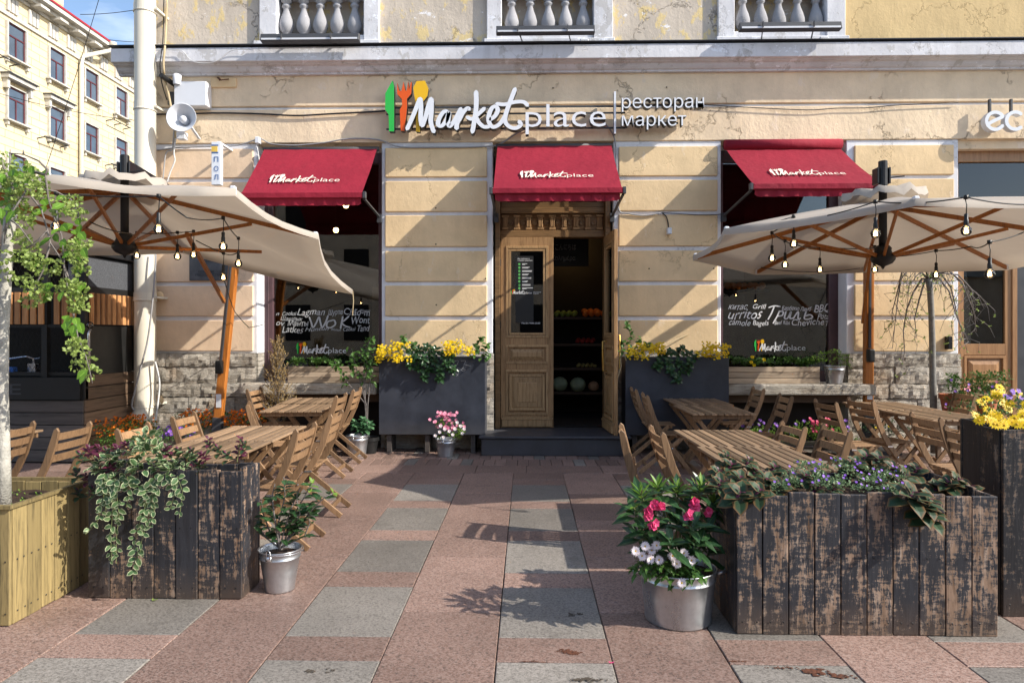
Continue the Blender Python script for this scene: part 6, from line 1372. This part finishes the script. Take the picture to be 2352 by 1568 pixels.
bl.build('leaves', L_fresh, t, kind='stuff')
# leafy shrub by the left window
t = plant('leafy_shrub', 'tall leafy shrub with thin stems in front of the left window box', (-2.13, 9.3, .2)); bl = MB(); bs = MB(); base = at(843, 1000, 9.25)
for st in ([(840,940),(836,880),(838,820),(848,785),(856,775)],[(842,930),(825,870),(815,830),(808,800)],[(838,925),(800,880),(775,840),(768,828)],[(845,930),(850,880),(852,840),(862,800)],[(838,900),(820,850),(800,835)],[(838,880),(845,845),(838,810)]):
    P = [base]+pxs(st, 9.2); sprig(bs, P, .009, .003)
    for i in range(2, len(P)-1):
        for j in range(16): p = P[i].lerp(P[i+1], j/16)+rv(.05); d = rv(); d.y -= .3; bl.leaf(p, d, Vector((0,-.4,1))+rv(.3), .085*rp_.uniform(.6,1.2), .045, .35, .2)
bl.build('leaves', L_dark if 0 else L_green, t, kind='stuff'); bs.build('stems', m_bark2, t)
t = plant('dried_conifer', 'dried golden brown conifer beside the left shop window', (-3.42, 9.15, .25)); bl = MB(); bs = MB(); base = at(640, 1000, 9.15)
bs.tube([base, at(640, 900, 9.15), at(635, 800, 9.15)], [.018,.012,.004], 6)
for i in range(190):
    v = rp_.uniform(785, 965); c0 = at(638, v+26, 9.15); wd_ = (.05+.24*((v-780)/180)**.8)*rp_.uniform(.35,1.15); a_ = rp_.uniform(0, 6.283); tip = at(638, v, 9.15)+Vector((math.cos(a_)*wd_, math.sin(a_)*wd_, rp_.uniform(0,.16))); bs.bar(c0, tip, .004)
    for j in range(9):
        p = c0.lerp(tip, .35+.65*j/9); 
        for s_ in range(2): bl.leaf(p, (tip-c0).normalized()+rv(1.)+Vector((0,0,.3)), rv(), .036*rp_.uniform(.6,1.2), .010, .2, .1)
bl.build('needles', L_gold, t, kind='stuff'); bs.build('branches', m_bark2, t)
t = plant('kale', 'crinkled green kale in the bucket beside the left rear chairs', (-2.26, 9.12, .27)); bl = MB()
for u, v in ((815,968),(835,962),(850,972),(825,980),(842,982)): rosette(bl, at(u, v, 9.08), 12, .085, .06, (0,-.3,1), 0, .5)
bush(bl, at(833, 985, 9.12), (.14,.12,.08), 60, .05, .04); bl.build('leaves', L_kale, t, kind='stuff')
t = plant('pink_bouquet', 'pink and white flowers in the bucket before the chalk numbered planter', (-1.07, 9.05, .22)); bl = MB(); bf = MB(); bw = MB()
for i in range(18): bush(bl, at(rp_.uniform(998,1060), rp_.uniform(950,1012), 9.05), (.06,.06,.05), 16, .045, .02, .3)
for i in range(55):
    u = 1028+rp_.gauss(0, 16); v = rp_.uniform(945, 988); flower(bf, at(u, v, 8.98+rp_.uniform(-.03,.05)), (rp_.uniform(-.6,.6), -1, .6), .026, 6, .020, 0, .3, 0, 0)
for (u, v) in ((1000,1000),(1010,992),(1022,985),(1032,990),(1045,985),(1058,978),(1066,985),(1062,995),(1040,998),(1012,978),(1050,970),(1018,1004)): flower(bw, at(u, v, 8.93), (0,-1,.6), .028, 12, .010, 0, .1, 1, .25, 2)
bl.build('leaves', L_fresh, t, kind='stuff'); bf.build('pink_blossoms', F_pink, t, kind='stuff'); bw.build('daisy_blossoms', [F_whi, F_ctr], t)
# --- flower beds
def bed(name, lab, boxes, petal, n, r=.028, hgt=.32, leaf=None, dens=1.):
    t = plant(name, lab, ((boxes[0][0]+boxes[0][1])/2, boxes[0][2], 0)); bl = MB(); bf = MB()
    for (x0, x1, y0, y1, h) in boxes:
        for i in range(int((x1-x0)*(y1-y0)*130*dens)+4):
            p = Vector((rp_.uniform(x0,x1), rp_.uniform(y0,y1), h*rp_.uniform(.45,.9))); bush(bl, p, (.09,.09,.08), 26, .045, .016, .3)
        for i in range(n):
            p = Vector((rp_.uniform(x0,x1), rp_.uniform(y0,y1), h*rp_.uniform(.7,1.12))); flower(bf, p, (rp_.uniform(-.4,.4), -.8, .8), r, 7, r*.8, 0, .2, 1, .2, 2)
    bl.build('leaves', leaf or L_green, t, kind='stuff'); bf.build('blossoms', [petal, F_ctr], t, kind='stuff')
bed('marigolds', 'orange marigolds at the foot of the stone wall around the left umbrella post', [(-4.75,-3.55,9.1,9.4,.52)], F_or, 420, .017)
bed('marigolds', 'orange red marigolds between the kiosk planks and the spout of the downpipe', [(-5.35,-4.95,8.2,9.1,.50)], F_or, 230, .017)
bed('pansies', 'deep purple pansies behind the left chairs at the wall foot', [(-5.0,-4.4,8.9,9.2,.33)], F_pur, 40, .035)
bed('bedding_plants', 'mixed bright green bedding plants on the low bench under the right window', [(2.8,4.3,9.0,9.3,.42)], F_pur, 26, .028, leaf=L_fresh)
bed('red_begonias', 'red and pink begonias among the bedding plants under the right window', [(3.7,4.05,8.98,9.1,.46)], F_red, 22, .03)
bed('ground_greens', 'dark green bedding plants on the ground behind the far right tables', [(4.5,5.3,9.2,9.45,.45)], F_yel, 4, .02, leaf=L_dark)
t = plant('fuchsia', 'trailing fuchsias with pink and lilac bells in the terracotta pots', (5.5, 8.8, .85)); bl = MB(); bf = MB(); bs = MB()
for i in range(95):
    u = rp_.uniform(2175, 2312); v = rp_.uniform(868, 935) if u < 2235 else rp_.uniform(862, 905); bush(bl, at(u, v, 8.5+rp_.uniform(0,.2)), (.07,.07,.06), 16, .045, .02, .3)
for i in range(20): u = rp_.uniform(2170, 2312); v = rp_.uniform(868, 935) if u < 2235 else rp_.uniform(862, 905); flower(bf, at(u, v, 8.42), (rp_.uniform(-.5,.5), -1, .3), .020, 6, .012, rp_.choice((0,0,1)), .3, 1, 0)
for st in ([(2245,895),(2232,870),(2236,855)],[(2250,895),(2275,868),(2300,872)],[(2240,895),(2215,875),(2200,890)]): sprig(bs, pxs(st, 8.5), .005, .003); rosette(bl, at(*st[-1], 8.5), 6, .06, .03)
bl.build('leaves', L_green, t, kind='stuff'); bf.build('blossoms', [F_pur, F_pink], t, kind='stuff'); bs.build('stems', m_stem, t)
# ================================================================ TREES
T1 = thing('weeping_elm', 'small weeping elm with pale trunk and frilly light green clusters in the yellow planter', 'tree', (-3.18, 4.12, .6))
b = MB(); P = [at(6, 1160, 4.15), at(10, 1050, 4.15), at(6, 900, 4.14), at(8, 760, 4.15), at(14, 640, 4.15), at(20, 540, 4.15), at(28, 470, 4.15)]; P[0].z = .56
S = [Vector(p) for p in P]; b.tube(S, [.050,.034,.032,.031,.031,.032,.034], 16); b.lathe([(.05,0),(.075,-.02)], P[0], 12); b.build('trunk', m_bark, T1, smooth=True)
b = MB(); hub_ = at(28, 470, 4.15)
limbs = [[(28,470,4.15),(20,420,4.1),(5,370,4.1),(-10,355,4.1),(-60,380,4.1)],[(28,470,4.15),(24,400,4.2),(24,343,4.2)],[(28,470,4.15),(45,400,4.1),(80,395,4.05),(105,402,4.0),(110,390,4.0),(90,370,4.0),(55,355,4.0),(20,352,4.0)],
 [(80,395,4.05),(70,430,4.0),(75,455,3.98),(95,480,3.97),(110,530,3.97),(116,558,3.97),(145,600,3.97),(153,640,3.97),(160,690,3.97),(172,735,3.97),(180,775,3.97),(197,815,3.97),(205,845,3.97),(213,880,3.97)],
 [(105,402,4.0),(112,460,4.05),(125,500,4.1),(142,540,4.1),(148,600,4.1),(146,640,4.1)],[(28,470,4.15),(15,520,4.0),(10,560,4.0)],[(45,400,4.1),(60,440,3.9),(40,470,3.85),(20,500,3.85),(5,540,3.85),(0,600,3.85)],
 [(145,600,3.97),(165,660,4.0),(170,700,4.0),(172,735,3.97)],[(55,355,4.0),(54,345,4.0)],[(70,430,4.0),(130,440,4.1),(165,460,4.1),(180,490,4.1),(182,540,4.1),(185,600,4.1)],[(110,530,3.97),(80,560,3.97),(45,580,3.97)],[(116,558,3.97),(100,620,3.97),(80,660,3.97),(78,690,3.97)],[(20,500,3.85),(45,520,3.8),(75,560,3.8)]]
for l in limbs:
    Q = [at(*q) for q in l]; r0 = .013 if l[0][:2] == (28,470) else .006; sprig(b, Q, r0, .0025, 7)
b.build('limbs', m_bark2, T1, smooth=True)
bl = MB(); bc = MB()
cl = [(13,363),(20,405),(53,386),(26,438),(66,415),(75,438),(63,488),(96,425),(80,400),(138,471),(165,461),(178,494),(40,455),(33,534),(66,560),(52,548),(80,572),(46,587),(76,597),(60,592),(122,620),(130,610),(76,640),(70,650),(148,653),(150,665),(86,669),(95,678),(79,692),(185,663),(175,660),(171,692),(175,705),(181,791),(175,797),(198,831),(192,840),(204,857),(5,633),(3,590),(165,564),(181,593),(188,554),(188,620),(175,580),(160,480),(8,480),(10,385),(35,400),(100,440),(0,430),(60,500)]
for (u, v) in cl:
    p = at(u, v, rp_.uniform(3.86, 4.2))
    for z_ in range(1 if rp_.random() < .6 else 2):
        p2 = p + Vector((rp_.uniform(-.02,.02), rp_.uniform(-.02,.02), -.028*z_))
        for k in range(34): d = rv().normalized(); bc.leaf(p2+Vector((d.x*.036, d.y*.036, d.z*.026)), d+rv(.5), rv()+d, .024*rp_.uniform(.7,1.3), .023, .1, .35)
lf = [(178,514),(109,646),(171,732),(165,725),(178,738),(170,745),(135,666),(102,607),(105,475),(30,395),(171,507),(12,430),(90,455),(20,470),(60,405),(185,640),(155,475),(170,750),(5,500),(0,480),(182,545),(140,560),(120,540),(45,410),(75,380),(95,400),(150,455),(172,580),(190,605),(186,570),(160,735),(5,395),(40,480),(104,655),(183,668),(200,850),(176,530),(132,520)]
for (u, v) in lf:
    for k in range(2): p = at(u, v, rp_.uniform(3.84, 4.2))+rv(.02); bl.leaf(p, (rp_.uniform(-.6,.6), -.3, rp_.uniform(-1,-.1)), (rp_.uniform(-.4,.4), -1, .4), .078*rp_.uniform(.55,1.2), .048, .15, .2)
bc.build('samara_clusters', L_samara, T1, kind='stuff'); bl.build('leaves', leafmat('elm_leaf', (.10,.22,.02), (.17,.33,.04), None, .4), T1, kind='stuff')
T2 = thing('weeping_tree', 'nearly bare small weeping tree with arching twigs in front of the right pier', 'tree', (5.36, 9.2, 0))
b = MB(); Zt = 9.05; b.tube([at(2146,1040,Zt), at(2144,930,Zt), at(2142,860,Zt), at(2141,780,Zt), at(2139,720,Zt), at(2136,665,Zt), at(2133,640,Zt)], [.048,.044,.040,.038,.036,.038,.044], 14); b.build('trunk', plain('smooth_grey_bark', (.20,.195,.18), .8, var=.3, ns=20, bump=.5), T2, smooth=True)
b = MB(); bl = MB(); hd = at(2133, 642, Zt); rt = random.Random(9)
arms = [[(2110,622),(2085,618),(2065,640),(2055,690),(2048,740),(2040,800)],[(2118,640),(2100,670),(2085,710),(2078,760),(2082,810),(2076,830)],[(2120,625),(2085,615),(2050,630),(2032,680),(2015,720),(2008,755)],[(2150,620),(2190,622),(2225,655),(2248,690),(2258,730),(2265,760)],[(2150,625),(2170,630),(2195,660),(2212,720),(2228,760),(2240,775)],[(2140,620),(2135,612),(2120,615),(2095,635),(2075,660),(2068,720)],[(2150,640),(2165,670),(2172,720),(2180,760),(2190,790)],[(2145,630),(2160,625),(2180,650),(2190,700),(2195,740)],[(2125,640),(2110,690),(2100,730),(2104,775)],[(2148,625),(2205,630),(2240,665),(2262,680),(2280,700)]]
for a_ in arms:
    dy = rt.uniform(-.45, .3); n = len(a_); Q = [hd] + [at(u, v, Zt)+Vector((0, dy*(i+1)/n, 0)) for i, (u, v) in enumerate(a_)]; sprig(b, Q, .016, .003, 6)
    for i in range(2, len(Q)):
        for k in range(3):
            p = Q[i-1].lerp(Q[i], rt.random()); e1 = p+Vector((rt.uniform(-.16,.16), rt.uniform(-.1,.1), rt.uniform(-.18,.0))); e2 = e1+Vector((rt.uniform(-.10,.10), rt.uniform(-.05,.05), rt.uniform(-.2,-.04))); sprig(b, [p, e1, e2], .004, .002, 4)
            for q in (e1, e2, p.lerp(e1, .5)):
                if rt.random() < .38:
                    for j in range(4): bl.leaf(q, (rt.uniform(-1,1), rt.uniform(-1,.3), rt.uniform(-.4,1)), (0,-.5,1), .032, .020, .2, .3)
b.build('limbs', m_bark2, T2, smooth=True); bl.build('leaves', L_samara, T2, kind='stuff')
# soil plants in the tree planter
t = plant('seedlings', 'tiny bright green seedlings on the soil of the yellow planter', (-3.1, 4.2, .6)); bl = MB()
for i in range(26): rosette(bl, Vector((rp_.uniform(-3.5,-2.9), rp_.uniform(4.0,4.4), .60)), 5, .022, .014)
bl.build('leaves', L_fresh, t, kind='stuff')
# fallen bits
def petal(lab, u, v, mt, s_=.02):
    b = MB(); p = at(u, v, 1.62*1568/(v-766.6)); p.z = .004; b.leaf(p, (1,.3,.1), (0,0,1), s_, s_*.6, -.2, .3); b.leaf(p, (-.5,.8,.1), (0,0,1), s_*.8, s_*.5, -.2, .3); tag(b.build('fallen_petal', mt), lab, 'petal')
petal('fallen yellow petal on the slab below the big planter', 2103, 1457, F_yel, .03); petal('fallen pink petal on the joint right of the rust brown spot', 1403, 1524, F_red, .02); petal('fallen pale green leaf under the lower left planter', 352, 1380, L_samara, .03)
